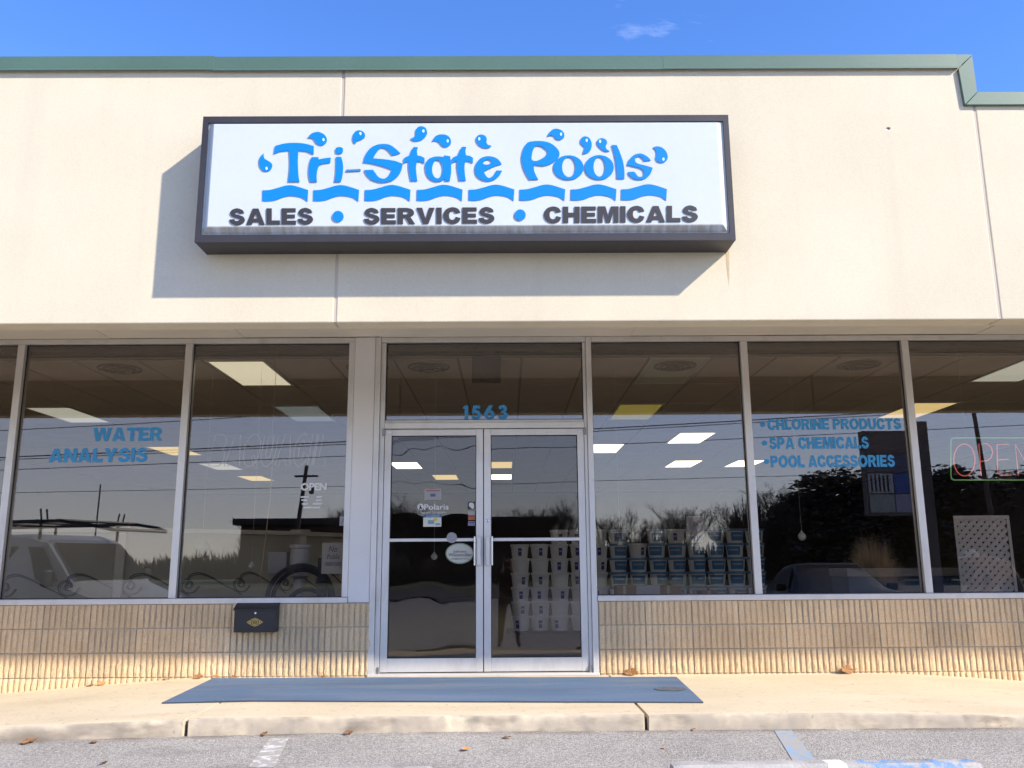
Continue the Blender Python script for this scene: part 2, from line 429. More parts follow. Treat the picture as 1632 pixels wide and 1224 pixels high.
# ------------------------------------------------------------------ pavement
def walk_z(x, y):
    t = (y - YK) / (YS - YK)
    wl = -0.012
    if x < -2.7: wl -= 0.115 * min(1.6, ((-2.7 - x) / 1.65)) ** 1.15 if x < -2.7 else 0
    if x > 3.2: wl -= 0.085 * min(1.6, ((x - 3.2) / 1.4)) ** 1.3
    kl = 0.0
    if x < -1.8: kl -= 0.05 * min(1.5, (-1.8 - x) / 1.4)
    if x > 2.2: kl -= 0.03 * min(1.5, (x - 2.2) / 1.2)
    t = max(0, min(1.1, t)); return kl * (1 - t) + wl * t
J1 = W(296, 1146, YK).x; J2 = W(1030, 1140, YK).x
base = MB().box(-14, 14, YK + 0.035, 8.0, -0.5, -0.3).build('pavement', mat('joint_dirt', (0.09, 0.075, 0.055), 0.95))
base2 = MB()
xs = [-14 + i * 0.5 for i in range(57)]
for i in range(56):
    a, b = xs[i], xs[i + 1]
    base2.add([(a, YK + 0.04, -0.5), (b, YK + 0.04, -0.5), (b, YK + 0.04, walk_z(b, YK) - 0.035), (a, YK + 0.04, walk_z(a, YK) - 0.035),
               (a, 8.0, walk_z(a, 8.0) - 0.03), (b, 8.0, walk_z(b, 8.0) - 0.03)], [(0, 1, 2, 3), (3, 2, 5, 4)])
bpy.data.objects.remove(base)
pave = base2.build('pavement', MATS['joint_dirt']); tag(pave, 'raised concrete pavement with kerb along the shop front', kind='structure')
slabs = [(-14, -8.2), (-8.2, -5.4), (-5.4, J1), (J1, J2), (J2, 5.3), (5.3, 8.3), (8.3, 14)]
for a, b in slabs:
    s = MB(); gap = 0.010
    x0, x1 = a + gap, b - gap
    nxx = max(8, int((x1 - x0) / 0.02)); prof = [(8.0, 0)] + [(YS - i * 0.19, 0) for i in range(1, 11)] + [(5.86, 0), (YK + 0.016, -0.001), (YK + 0.006, -0.006), (YK + 0.002, -0.014), (YK, -0.04), (YK - 0.003, -0.085), (YK - 0.004, -0.2)]
    m = len(prof)
    for i in range(nxx + 1):
        x = x0 + (x1 - x0) * i / nxx
        for j, (y, dz) in enumerate(prof):
            ch = 0.0; zc = 0.0
            if j >= m - 5:
                e = max(0, noise.noise((x * 5, 3.1, 0.4)) - 0.2) * 0.018
                zc = -e if dz > -0.05 else 0; e += max(0, noise.noise((x * 26, 5.1, dz * 20)) - 0.1) * 0.010; zc = -e if dz > -0.03 else 0; ch = e + 0.004 * noise.noise((x * 19, dz * 60, 1))
                ch += 0.006 * noise.noise((x * 0.9, 0, 7))
            edge = 0.0
            if i in (0, nxx) and j >= m - 5: edge = 0.012 * (0.5 + noise.noise((a * 3, dz * 40, 5)))
            s.v.append((x + (edge if i == 0 else -edge), y + ch, walk_z(x, y) + dz + zc))
    for i in range(nxx):
        for j in range(m - 1): s.f.append((i*m+j, i*m+j+1, (i+1)*m+j+1, (i+1)*m+j)); s.mi.append(0)
    for i in (0, nxx):
        b0 = len(s.v); s.v += [(s.v[i*m+j][0], s.v[i*m+j][1], s.v[i*m+j][2] - 0.2) for j in range(m)]
        for j in range(m - 1):
            q = (i*m+j, b0+j, b0+j+1, i*m+j+1); s.f.append(q if i == 0 else q[::-1]); s.mi.append(0)
    o = s.build('slab', M_CONC, pave, smooth=True)

# ================================================================== the shop building
bld = empty('shop_building', (0, YS, 0), 'cream stucco shop building with green coping and aluminium glass front', 'building')
XJ1 = W(541, 300, YF).x; XJ2 = W(1553, 172, YF).x; XST = W(1536, 130, YF).x
ZT = 4.60; ZT2 = 4.30
XL, XR = -13.0, 13.0
G = 0.009
def wall_poly(pts):
    a = [(x, YF, z) for x, z in pts]; b = [(x, YF + FT, z) for x, z in pts]
    return MB().prism(a[::-1], b[::-1])
wall_poly([(-7.9, ZF), (XJ1 - G, ZF), (XJ1 - G, ZT), (-7.9, ZT)]).build('wall_panel', M_STUCCO, bld, bevel=0.008)
wall_poly([(XL, ZF), (-7.9 - 2 * G, ZF), (-7.9 - 2 * G, ZT), (XL, ZT)]).build('wall_panel', M_STUCCO, bld, bevel=0.008)
wall_poly([(XJ1 + G, ZF), (XJ2 - G, ZF), (XJ2 - G, ZT2), (XST, ZT2), (XST, ZT), (XJ1 + G, ZT)]).build('wall_panel', M_STUCCO, bld, bevel=0.008)
wall_poly([(XJ2 + G, ZF), (8.8, ZF), (8.8, ZT2), (XJ2 + G, ZT2)]).build('wall_panel', M_STUCCO, bld, bevel=0.008)
wall_poly([(8.8 + 2 * G, ZF), (XR, ZF), (XR, ZT2), (8.8 + 2 * G, ZT2)]).build('wall_panel', M_STUCCO, bld, bevel=0.008)
for xj, zt in ((XJ1, ZT), (XJ2, ZT2), (-7.9 - G, ZT), (8.8 + G, ZT2)):
    MB().box(xj - G - 0.002, xj + G + 0.002, YF + 0.005, YF + 0.12, ZF + 0.004, zt - 0.03).build('joint_sealant', M_SEAL, bld)
# small knocked-out hole in the stucco
hp = W(1416, 205, YF)
hm = MB()
hm.add([hp + Vector((0.014 * math.cos(a) * (1 + 0.4 * math.sin(3 * a)), -0.0015, 0.012 * math.sin(a))) for a in [i * math.pi / 5 for i in range(10)]], [tuple(range(10))[::-1]])
hm.build('wall_hole', mat('hole_dark', (0.1, 0.08, 0.07), 0.9), bld)
hm = MB(); hm.add([hp + Vector((-0.012 + 0.02 * math.cos(a), -0.001, -0.012 + 0.012 * math.sin(a) * (1 + .3 * math.cos(2 * a)))) for a in [i * math.pi / 5 for i in range(10)]], [tuple(range(10))[::-1]])
hm.build('wall_patch', mat('patch_white', (0.75, 0.72, 0.66), 0.9), bld)

# green metal coping, in lapped lengths
def coping_len(x0, x1, zt, drop=0.112, proud=0.024, lift=0.0):
    zt += lift; p = proud + lift * 0.5
    pr = [(YF - p, zt - drop), (YF - p - 0.008, zt - drop - 0.006), (YF - p - 0.008, zt - drop + 0.004), (YF - p - 0.002, zt - drop + 0.01), (YF - p, zt), (YF + FT + 0.08, zt + 0.02), (YF + FT + 0.08, zt - drop), (YF + FT + 0.06, zt - drop), (YF + FT + 0.06, zt - 0.02), (YF - p + 0.006, zt - 0.02), (YF - p + 0.006, zt - drop)]
    return MB().prism([(x0, y, z) for y, z in pr], [(x1, y, z) for y, z in pr])
XC1 = W(343, 100, YF).x
ZCT = 4.659; ZCL = 4.352
coping_len(XL, -7.0, ZCT, lift=-0.002).build('coping', M_COPING, bld)
coping_len(-7.02, XC1, ZCT, lift=0.005).build('coping', M_COPING, bld)
XM = W(1060, 100, YF).x
XE = W(1547, 92, YF).x; XI = W(1524, 112, YF).x
coping_len(XC1 - 0.03, XM, ZCT).build('coping', M_COPING, bld)
coping_len(XM - 0.02, XI, ZCT, lift=0.0025).build('coping', M_COPING, bld)
# mitred corner piece, drop piece and low piece
yA, yB = YF - 0.026, YF + FT + 0.08
MB().prism([(XI, yA, ZCT - 0.112), (XI, yA, ZCT), (XE, yA, ZCT)], [(XI, yB, ZCT - 0.112), (XI, yB, ZCT), (XE, yB, ZCT)]).build('coping', M_COPING, bld)
zl = ZCL - 0.105
MB().prism([(XI + 0.004, yA + 0.002, ZCT - 0.116), (XE, yA + 0.002, ZCT - 0.004), (XE + 0.004, yA + 0.002, ZCL), (XI + 0.02, yA + 0.002, zl)],
           [(XI + 0.004, yB, ZCT - 0.116), (XE, yB, ZCT - 0.004), (XE + 0.004, yB, ZCL), (XI + 0.02, yB, zl)]).build('coping', M_COPING, bld, bevel=0.003)
MB().prism([(XI + 0.024, yA, zl), (XE + 0.006, yA, ZCL), (8.0, yA, ZCL), (8.0, yA, zl)], [(XI + 0.024, yB, zl), (XE + 0.006, yB, ZCL), (8.0, yB, ZCL), (8.0, yB, zl)]).build('coping', M_COPING, bld, bevel=0.003)
coping_len(7.98, XR, ZCL, 0.105, lift=0.002).build('coping', M_COPING, bld)

# soffit boards under the canopy, roof above
sx = [-13, -10.6, -8.2, -5.9, W(168, 533, YS - .1).x, W(384, 533, YS - .1).x, W(602, 533, YS - .1).x, W(1008, 533, YS - .1).x, W(1220, 533, YS - .1).x, 4.4, 6.8, 9.2, 11.4, 13]
for i in range(len(sx) - 1):
    dz = 0.0025 * ((i * 7) % 3 - 1)
    MB().box(sx[i] + 0.002, sx[i + 1] - 0.002, YF + FT, YS + 0.05, ZSOF + dz, ZSOF + 0.02 + dz).build('soffit_board', M_SOFFIT, bld)
MB().box(-13, 13, YF + FT - 0.002, YS + 0.3, ZSOF + 0.03, ZSOF + 0.4).build('canopy_core', M_SOFFIT, bld)
MB().box(-13, 13, YF + FT + 0.3, 26, 3.45, 3.7).build('roof', mat('roof_membrane', (0.3, 0.3, 0.3), 0.9, var=0.1), bld)  # unseen roof slab, put in to block light from above

# ribbed block wall under the windows
ZB = 0.607
XBL = W(592, 1000, YS).x; XBR = W(953, 1000, YS).x
def block_mesh(k):
    r = random.Random(50 + k); b = MB(); w, h = 0.398, 0.194; nr = 8; p = w / nr; d = 0.0135
    prof = []
    for i in range(nr):
        x = i * p; j = r.uniform(-0.0015, 0.0015)
        prof += [(x + 0.0005 if i == 0 else x + 0.0075, d if i else 0.004), (x + (0.004 if i == 0 else 0.0095) + j, 0.002), (x + 0.024 + j, -0.001), (x + p - (0.0035 if i == nr - 1 else 0.008) + j, 0.003), (x + p - 0.0065 if i < nr - 1 else x + p - 0.0005, d if i < nr - 1 else 0.004)]
    nz = 6; m = len(prof); vs = []
    for q in range(nz + 1):
        z = q / nz * h
        for i, (x, y) in enumerate(prof):
            jy = r.uniform(-0.0035, 0.003) if y < 0.01 else 0
            jx = r.uniform(-0.0016, 0.0016) if 0 < i < m - 1 else 0
            if q in (0, nz) and y < 0.01: jy += 0.003
            vs.append((x + jx, y + jy, z))
    fs = [(q*m+i, q*m+i+1, (q+1)*m+i+1, (q+1)*m+i) for q in range(nz) for i in range(m - 1)]
    b.add(vs, fs)
    bk = len(b.v); b.v += [(0, 0.06, 0), (w, 0.06, 0), (w, 0.06, h), (0, 0.06, h)]
    b.f.append(tuple([bk, bk + 1] + list(range(m - 1, -1, -1)))); b.f.append(tuple(list(range(nz * m, nz * m + m)) + [bk + 2, bk + 3])); b.mi += [0, 0]
    b.f.append(tuple([bk] + [q * m for q in range(nz + 1)] + [bk + 3])); b.f.append(tuple([bk + 2] + [q * m + m - 1 for q in range(nz, -1, -1)] + [bk + 1])); b.mi += [0, 0]
    me = b.mesh('block'); me.materials.append(M_BLOCK); return me
BM = [block_mesh(k) for k in range(5)]
YB = YS - 0.012
def block_wall(x0, x1, anchor, name):
    core = MB().box(x0, x1, YB + 0.0142, YS + 0.24, -0.5, ZB - 0.002).build('block_wall', M_MORTAR, bld)
    L = []
    n0 = math.floor((x0 - anchor) / 0.408)
    for c in range(5):
        z = ZB - 0.004 - 0.194 - c * 0.2035
        i = n0
        while True:
            x = anchor + i * 0.408; i += 1
            if x >= x1 - 0.02: break
            xa, xb = max(x, x0), min(x + 0.398, x1)
            if xb - xa < 0.04: continue
            if z + 0.194 < walk_z((xa + xb) / 2, YS) - 0.03: continue
            me = BM[rnd.randrange(5)]
            o = bpy.data.objects.new('block', me); COL.objects.link(o); o.parent = core
            o.location = Vector((xa, YB + rnd.uniform(-0.002, 0.002), z)) - wloc(core)
            o.scale = ((xb - xa) / 0.398, 1, 1)
    return core
block_wall(-9.0, XBL, W(146, 985, YS).x, 'left')
block_wall(XBR, 9.0, XBR + 0.012, 'right')
# end walls of the neighbouring units, so that the canopy is closed
for x0, x1 in ((-13, -9.0), (9.0, 13)): MB().box(x0, x1, YS, YS + 0.24, -0.5, ZSOF).build('end_wall', M_STUCCO, bld)

# aluminium storefront
def vx(px, py=750): return W(px, py, YS).x
MW = 0.0325
mull = [W(35, 545, YS).x, W(302, 545, YS).x, W(1185, 545, YS).x, W(1442, 545, YS).x]
mull = [mull[0] - 1.53 * 2, mull[0] - 1.53] + mull + [mull[3] + 1.5, mull[3] + 3.0]
ZSB, ZST, ZHB, ZHT = 0.608, 0.656, 2.955, 3.007
XPL = W(563, 545, YS).x            # right end of the left window run
XDL, XDR = W(608, 545, YS).x, W(933, 545, YS).x    # door bay
def frame_bar(name, x0, x1, z0, z1, y0=YS, y1=YS + 0.11, bev=0.004): return MB().box(x0, x1, y0, y1, z0, z1).build(name, M_ALU, bld, bevel=bev)
for x in mull: frame_bar('mullion', x - MW, x + MW, ZST, ZHB)
frame_bar('mullion', XPL - 0.035, XPL + 0.02, ZST, ZHB)
frame_bar('sill', -9.0, XPL + 0.02, ZSB, ZST - 0.001, YS - 0.02)
frame_bar('sill', XDR + 0.052, 9.0, ZSB, ZST - 0.001, YS - 0.02)
frame_bar('window_head', -9.0, XPL + 0.02, ZHB + 0.001, ZHT - 0.004)
frame_bar('window_head', XDR + 0.052, 9.0, ZHB + 0.001, ZHT - 0.004)
# wide painted post between the windows and the door
XPO = W(607, 545, YS).x
MB().box(XPL + 0.021, XDL - 0.052, YS - 0.006, YS + 0.2, 0.61, ZHT - 0.003).build('post_cover', M_PANELW, bld, bevel=0.004)
MB().box(XPL + 0.021, XDL - 0.052, YS + 0.02, YS + 0.2, -0.05, 0.609).build('post_base', M_PANELW, bld)
# door frame
frame_bar('door_jamb', XDL - 0.05, XDL + 0.0, -0.01, ZHT - 0.004, YS - 0.012)
frame_bar('door_jamb', XDR + 0.0, XDR + 0.05, -0.01, ZHT - 0.004, YS - 0.012)
frame_bar('door_jamb', XDL + 0.001, XDL + 0.045, 0.0, ZHB, YS + 0.012)
frame_bar('door_jamb', XDR - 0.03, XDR - 0.001, 0.0, ZHB, YS + 0.012)
frame_bar('transom_head', XDL + 0.001, XDR - 0.001, ZHB + 0.001, ZHT - 0.004, YS - 0.004)
ZTB = W(775, 683, YS).z
frame_bar('transom_bar', XDL + 0.046, XDR - 0.031, ZTB + 0.004, ZTB + 0.058, YS - 0.004)
frame_bar('transom_bar', XDL + 0.046, XDR - 0.031, ZTB + 0.059, ZTB + 0.085, YS + 0.02)
MB().box(XDL - 0.05, XDR + 0.05, YS - 0.05, YS + 0.12, -0.012, 0.012).build('threshold', M_ALU, bld, bevel=0.006)
panes = {}
def pane(name, x0, x1, z0, z1, m=M_GLASS, y=YG, parent=bld, gask=True):
    o = MB().box(x0, x1, y, y + 0.006, z0, z1).build(name, m, parent)
    return o
edges = mull[:4] + [XPL - 0.003]
for i in range(4):
    panes[i] = pane('window_pane', edges[i] + MW - 0.008, edges[i + 1] - MW + 0.008, ZST - 0.01, ZHB + 0.01)
edges = [XDR + 0.05 - MW] + mull[4:]
for i in range(4):
    panes[4 + i] = pane('window_pane', edges[i] + MW - 0.008, edges[i + 1] - MW + 0.008, ZST - 0.01, ZHB + 0.01)
transom = pane('transom_pane', XDL + 0.03, XDR - 0.02, ZTB + 0.07, ZHB + 0.01)
# black gaskets round each pane
def gasket(x0, x1, z0, z1, y, parent=bld, t=0.007):
    b = MB()
    b.box(x0, x1, y - 0.012, y - 0.001, z0, z0 + t).box(x0, x1, y - 0.012, y - 0.001, z1 - t, z1).box(x0, x0 + t, y - 0.012, y - 0.001, z0 + t, z1 - t).box(x1 - t, x1, y - 0.012, y - 0.001, z0 + t, z1 - t)
    return b.build('gasket', M_GASKET, parent)
for i in range(4): gasket([*mull[:4], 0][i] + MW, ([*mull[1:4], XPL - 0.003][i]) - MW, ZST, ZHB, YG)
for i in range(4): gasket(edges[i] + MW, edges[i + 1] - MW, ZST, ZHB, YG)
gasket(XDL + 0.046, XDR - 0.031, ZTB + 0.085, ZHB, YG)

# ------------------------------------------------------------------ double door
DM = W(770.5, 880, YS).x
YD = YS + 0.022
def door(xa, xb, hinge_left):
    d = empty('door', ((xa + xb) / 2, YD, 0.0)); d.parent = bld; WL[d.name] = Vector(((xa + xb) / 2, YD, 0)); d.location = WL[d.name] - wloc(bld)
    z0, z1 = 0.02, ZTB
    sw = 0.062; br, tr = 0.115, 0.058
    xi, xo = xa + sw, xb - sw
    MB().box(xa, xi, YD, YD + 0.045, z0, z1).build('stile', M_ALU, d, bevel=0.003)
    MB().box(xo, xb, YD, YD + 0.045, z0, z1).build('stile', M_ALU, d, bevel=0.003)
    MB().box(xi + 0.0005, xo - 0.0005, YD + 0.001, YD + 0.044, z0 + 0.001, z0 + br).build('bottom_rail', M_ALU, d, bevel=0.003)
    MB().box(xi + 0.0005, xo - 0.0005, YD + 0.001, YD + 0.044, z1 - tr, z1 - 0.001).build('top_rail', M_ALU, d, bevel=0.003)
    zm = W(775, 860, YD).z
    gasket(xi, xo, z0 + br, z1 - tr, YD + 0.02, d, 0.006)
    pane('glass', xi - 0.004, xo + 0.004, z0 + br - 0.004, z1 - tr + 0.004, M_DGLASS_L if hinge_left else M_DGLASS, YD + 0.02, d)
    # push bar right across on the outside of the glass
    MB().box(xi - 0.004 if hinge_left else xi - 0.015, xo + 0.015 if hinge_left else xo + 0.004, YD - 0.012, YD + 0.012, zm - 0.014, zm + 0.014).build('push_bar', M_ALU, d, bevel=0.003)
    # pull handle: flat plate and round grip standing off it
    zc = W(775, 878, YD).z
    s = -1 if hinge_left else 1
    xe = xb if hinge_left else xa
    xh = xe + s * 0.053
    MB().box(min(xh, xh + s * -0.034), max(xh, xh + s * -0.034), YD - 0.05, YD - 0.0005, zc - 0.125, zc + 0.125).build('handle', M_ALU, d, bevel=0.004)
    xg = xh + s * 0.02
    hb = MB(); hb.tube([(xg, YD - 0.05, zc - 0.125), (xg, YD - 0.05, zc + 0.125)], 0.0075, 12)
    hb.tube([(xg, YD - 0.05, zc - 0.1), (xh - s * 0.005, YD - 0.035, zc - 0.1)], 0.005, 8); hb.tube([(xg, YD - 0.05, zc + 0.1), (xh - s * 0.005, YD - 0.035, zc + 0.1)], 0.005, 8)
    hb.build('grip', mat('polished_steel', (0.7, 0.7, 0.72), 0.25, metal=0.9), d, smooth=True)
    # pivots top and bottom
    xp = xa if hinge_left else xb
    for zz in (z1 - 0.03, 0.03):
        MB().tube([(xp - s * -0.008, YD - 0.012, zz - 0.03), (xp - s * -0.008, YD - 0.012, zz + 0.035)], 0.013, 12).build('pivot', mat('dull_steel', (0.3, 0.29, 0.28), 0.45, metal=0.8), d, smooth=True)
    lz = W(775, 830, YD).z
    if not hinge_left:
        MB().lathe([(0.017, 0), (0.017, -0.004), (0.013, -0.007), (0.0, -0.007)], (xa + 0.031, YD, lz), 20, axis='y').build('lock', MATS['polished_steel'], d, smooth=True)
        MB().lathe([(0.006, -0.008), (0.006, -0.0095), (0, -0.0095)], (xa + 0.031, YD, lz - 0.002), 10, axis='y').build('keyhole', M_GASKET, d)
    else:
        MB().lathe([(0.011, 0), (0.011, -0.003), (0.0, -0.003)], (xb - 0.028, YD, W(775, 797, YD).z), 16, axis='y').build('plug', M_ALU, d, smooth=True)
    # small pale sticker at the top hinge corner
    xs_ = xa + 0.012 if hinge_left else xb - 0.065
    MB().box(xs_ + 0.02, xs_ + 0.045, YD - 0.0015, YD - 0.0002, z1 - 0.032, z1 - 0.02).build('label', mat('pale_label', (0.7, 0.68, 0.8), 0.5), d)
    return d
door_l = door(XDL + 0.048, DM - 0.004, True)
door_r = door(DM + 0.004, XDR - 0.033, False)
MB().box(DM - 0.005, DM + 0.005, YD + 0.02, YD + 0.03, 0.02, ZTB).build('astragal', M_GASKET, bld)

# ================================================================== sign cabinet
M_SIGNBOX = mat('sign_cabinet', (0.034, 0.03, 0.034), 0.5, var=0.12, vscale=4, var2=0.05, v2scale=60)
M_FACE = mat('sign_face', (0.545, 0.585, 0.59), 0.32, spec=0.5, var=0.025, vscale=1.6, var2=0.015, v2scale=25)
M_BLUE = mat('sign_blue', (0.0, 0.205, 0.76), 0.4, spec=0.4)
M_BLUE2 = mat('sign_blue_dark', (0.05, 0.2, 0.45), 0.4)
M_CHAR = mat('sign_charcoal', (0.038, 0.033, 0.033), 0.45)
M_GLINT = mat('drop_glint', (0.6, 0.85, 0.95), 0.3)
pTL, pTR, pBL, pBR = W(322, 187.5, YSIGN), W(1162, 181, YSIGN), W(311.5, 388, YSIGN), W(1171, 380.5, YSIGN)
SX0 = (pTL.x + pBL.x) / 2; SX1 = (pTR.x + pBR.x) / 2; SZ1 = (pTL.z + pTR.z) / 2; SZ0 = (pBL.z + pBR.z) / 2
sign = empty('wall_sign', ((SX0 + SX1) / 2, YF, SZ0), 'long white lightbox sign with blue wavy lettering on the stucco wall', 'sign')
YC = YSIGN
rt = 0.05       # retainer width
b = MB(); b.box(SX0, SX1, YC + 0.03, YF - 0.001, SZ0, SZ1); b.build('cabinet', M_SIGNBOX, sign, bevel=0.004)
b = MB()
b.box(SX0, SX0 + rt - 0.012, YC, YC + 0.0295, SZ0, SZ1); b.box(SX1 - rt + 0.012, SX1, YC, YC + 0.0295, SZ0, SZ1)
b.box(SX0 + rt - 0.0125, SX1 - rt + 0.0125, YC, YC + 0.0295, SZ1 - rt + 0.002, SZ1); b.box(SX0 + rt - 0.0125, SX1 - rt + 0.0125, YC, YC + 0.0295, SZ0, SZ0 + rt + 0.004)
b.build('retainer', M_SIGNBOX, sign)
fx0, fx1, fz0, fz1 = SX0 + rt - 0.012, SX1 - rt + 0.012, SZ0 + rt + 0.004, SZ1 - rt + 0.002
YFA = YC - 0.022      # front of the pan-formed face
ins = 0.046
o0 = [(fx0, YC + 0.016, fz0), (fx1, YC + 0.016, fz0), (fx1, YC + 0.016, fz1), (fx0, YC + 0.016, fz1)]
o1 = [(fx0 + .012, YC + 0.015, fz0 + .012), (fx1 - .012, YC + 0.015, fz0 + .012), (fx1 - .012, YC + 0.015, fz1 - .01), (fx0 + .012, YC + 0.015, fz1 - .01)]
o2 = [(fx0 + ins, YFA + .003, fz0 + ins), (fx1 - ins, YFA + .003, fz0 + ins), (fx1 - ins, YFA + .003, fz1 - .022), (fx0 + ins, YFA + .003, fz1 - .022)]
o3 = [(fx0 + ins + .006, YFA, fz0 + ins + .006), (fx1 - ins - .006, YFA, fz0 + ins + .006), (fx1 - ins - .006, YFA, fz1 - .028), (fx0 + ins + .006, YFA, fz1 - .028)]
b = MB(); b.add(o0 + o1 + o2 + o3, [tuple([r*4+i, r*4+(i+1)%4, r*4+4+(i+1)%4, r*4+4+i]) for r in range(3) for i in range(4)] + [(12, 13, 14, 15)])
b.build('face', M_FACE, sign)
overlay(M_FACE, (0.36, 0.34, 0.3), 9, 0.3, 0.6, (3, 1, 0.5), 0.9, limit=(2, fz0 + ins + .012, fz0 + ins - .004))
YL = YFA - 0.0004
A = lambda pts: [(380 + p[0] / 6.8, 190 + p[1] / 6.8) + tuple(p[2:]) for p in pts]
B_ = lambda pts, dx=0, dy=0: [(580 + (p[0] + dx) / 6.8, 190 + (p[1] + dy) / 6.8) + tuple(p[2:]) for p in pts]
C_ = lambda pts: [(820 + p[0] / 6.277, 190 + p[1] / 6.277) + tuple(p[2:]) for p in pts]
t1 = [(545,305,1),(585,308,1),(575,350),(582,398,1),(620,405),(658,425,1),(655,480,1),(620,465),(575,460,1),(565,520),(570,600),(580,672,1),(510,672,1),(495,600),(485,530),(485,462,1),(460,468),(435,485,1),(432,430,1),(460,412),(495,400,1),(510,360),(525,325)]
glyphs = [
 [A([(400,293,1),(500,268),(600,260),(715,268),(818,295,1),(815,383,1),(740,352),(650,343,1),(645,450),(650,590),(663,682,1),(540,682,1),(555,560),(558,450),(552,343,1),(460,352),(388,380,1)])],
 [A([(795,415,1),(868,415,1),(872,440,1),(930,428),(1003,420,1),(995,475,1),(920,485),(875,508),(855,560),(848,620),(852,682,1),(780,682,1),(765,620),(762,550),(775,470)])],
 [A([(1060,412,1),(1115,412,1),(1133,480),(1135,560),(1125,630),(1110,682,1),(1040,682,1),(1055,600),(1060,500)])],
 [A([(1054,345),(1060,316),(1095,306),(1130,316),(1134,345),(1122,372),(1095,378),(1062,370)])],
 [B_([(395,372,1),(340,320),(280,282),(210,272),(130,285),(60,330),(15,400),(-4,472,1),(80,482),(200,512),(305,548,1),(280,600),(240,640),(205,648),(160,630),(120,580),(100,552,1),(5,555,1),(30,605),(80,655),(140,680),(205,690),(290,675),(350,640),(395,580),(415,520),(418,485,1),(330,455),(220,438),(100,428,1),(125,380),(165,330),(205,312),(250,330),(290,370),(305,393,1),(345,388)])],
 [B_(t1)],
 [B_([(870,395,1),(935,405,1),(945,500),(945,580),(930,672,1),(880,672,1),(880,648,1),(840,672),(790,680),(730,660),(685,610),(665,540),(672,480),(705,435),(760,412),(820,408),(866,416,1)]), B_([tuple(p) for p in ellipse(797,545,58,100,14)])],
 [B_(t1, 525, -3)],
 [B_([(1492,490,1),(1470,455),(1420,418),(1345,405),(1270,425),(1220,480),(1203,550),(1220,610),(1270,655),(1345,675),(1420,655),(1470,610),(1497,560,1),(1435,560,1),(1410,605),(1365,640),(1330,625),(1298,575,1),(1350,545),(1430,508)]), B_([(1292,488),(1310,455),(1345,440),(1380,455),(1376,480),(1340,496)])],
 [C_([(150,608,1),(110,540),(80,460),(72,380),(90,300),(120,248),(160,228),(260,222),(350,240),(420,290),(450,345),(430,400),(370,445),(300,468),(235,465),(195,455,1),(195,510),(212,560),(237,605,1)]), C_([(215,270),(270,275),(320,310),(330,340),(300,380),(250,410),(205,422),(172,405),(175,350),(190,300)])],
 [C_([tuple(p) for p in ellipse(540,487,150,122,16)]), C_([tuple(p) for p in ellipse(543,482,67,100,14)])],
 [C_([tuple(p) for p in ellipse(847,485,145,122,16)]), C_([tuple(p) for p in ellipse(848,480,58,98,14)])],
 [C_([(972,262,1),(1022,262,1),(1055,340),(1085,430),(1098,520),(1098,598,1),(1025,598,1),(1022,520),(1012,430),(995,340)])],
 [C_([(1362,415,1),(1330,380),(1280,352),(1240,348),(1190,365),(1145,410),(1125,460,1),(1190,475),(1260,495),(1290,520),(1290,560),(1265,580),(1235,575),(1210,545),(1195,528,1),(1135,532,1),(1150,565),(1190,595),(1250,608),(1310,595),(1355,555),(1382,490,1),(1320,470),(1240,450),(1210,430),(1205,400),(1225,380),(1255,375),(1280,395),(1297,420,1)])],
]
for gl in glyphs:
    sign_shape('letter', [[tuple(q) for q in smooth_path(c)] for c in gl], YL, 0.007, M_BLUE, sign)
sign_shape('letter', [[tuple(q[:2]) for q in A([(1170,550),(1325,543),(1325,563),(1170,572)])]], YL, 0.007, M_BLUE2, sign)
drops = [
 (A([(275,375,1),(240,410),(225,465),(235,520),(270,560),(305,568),(345,555),(368,510),(355,475),(320,452),(285,430),(275,400)]), A([(305,533)])),
 (A([(752,205,1),(780,170),(820,148),(870,142),(925,165),(957,205),(955,250),(925,280),(890,285),(850,268),(830,240),(810,215),(785,207)]), A([(922,222)])),
 (A([(1265,270,1),(1245,245),(1238,205),(1250,160),(1280,130),(1320,125),(1360,145),(1373,180),(1360,210),(1325,228),(1290,240)]), A([(1322,156)])),
 (B_([(505,215,1),(540,200),(560,170),(560,130),(580,95),(620,80),(665,95),(685,140),(675,180),(640,220),(590,238),(540,238)]), B_([(645,128)])),
 (B_([(740,245,1),(765,200),(800,175),(850,168),(905,180),(940,220),(940,270),(910,300),(875,305),(840,285),(820,260),(790,240),(760,238)]), B_([(908,236)])),
 (B_([(1382,290,1),(1360,312),(1310,315),(1260,295),(1225,255),(1215,215),(1235,180),(1275,170),(1315,185),(1332,215),(1328,250),(1345,280)]), B_([(1250,213)])),
 (C_([(328,175,1),(345,140),(380,108),(420,98),(470,115),(497,150),(490,190),(450,210),(415,200),(395,175),(365,165)]), C_([(465,150)])),
 (C_([(683,352,1),(690,320),(700,285),(670,255),(658,225),(670,190),(705,175),(745,190),(770,235),(768,290),(740,335)]), C_([(722,212)])),
 (C_([(950,322,1),(910,325),(865,300),(830,260),(823,225),(845,200),(880,193),(915,210),(925,240),(912,270),(920,300)]), C_([(856,222)])),
 (C_([(1385,285,1),(1420,275),(1470,285),(1515,325),(1532,380),(1515,420),(1475,438),(1430,425),(1412,390),(1420,350),(1410,310)]), C_([(1490,400)])),
]
for d, gpt in drops:
    o = sign_shape('water_drop', [[tuple(q) for q in smooth_path(d)]], YL, 0.006, M_BLUE, sign)
    gx_, gy_ = gpt[0]
    sign_shape('glint', [[tuple(q) for q in ellipse(gx_, gy_, 1.7, 2.6, 12)]], YL - 0.0066, 0.0012, M_GLINT, o)
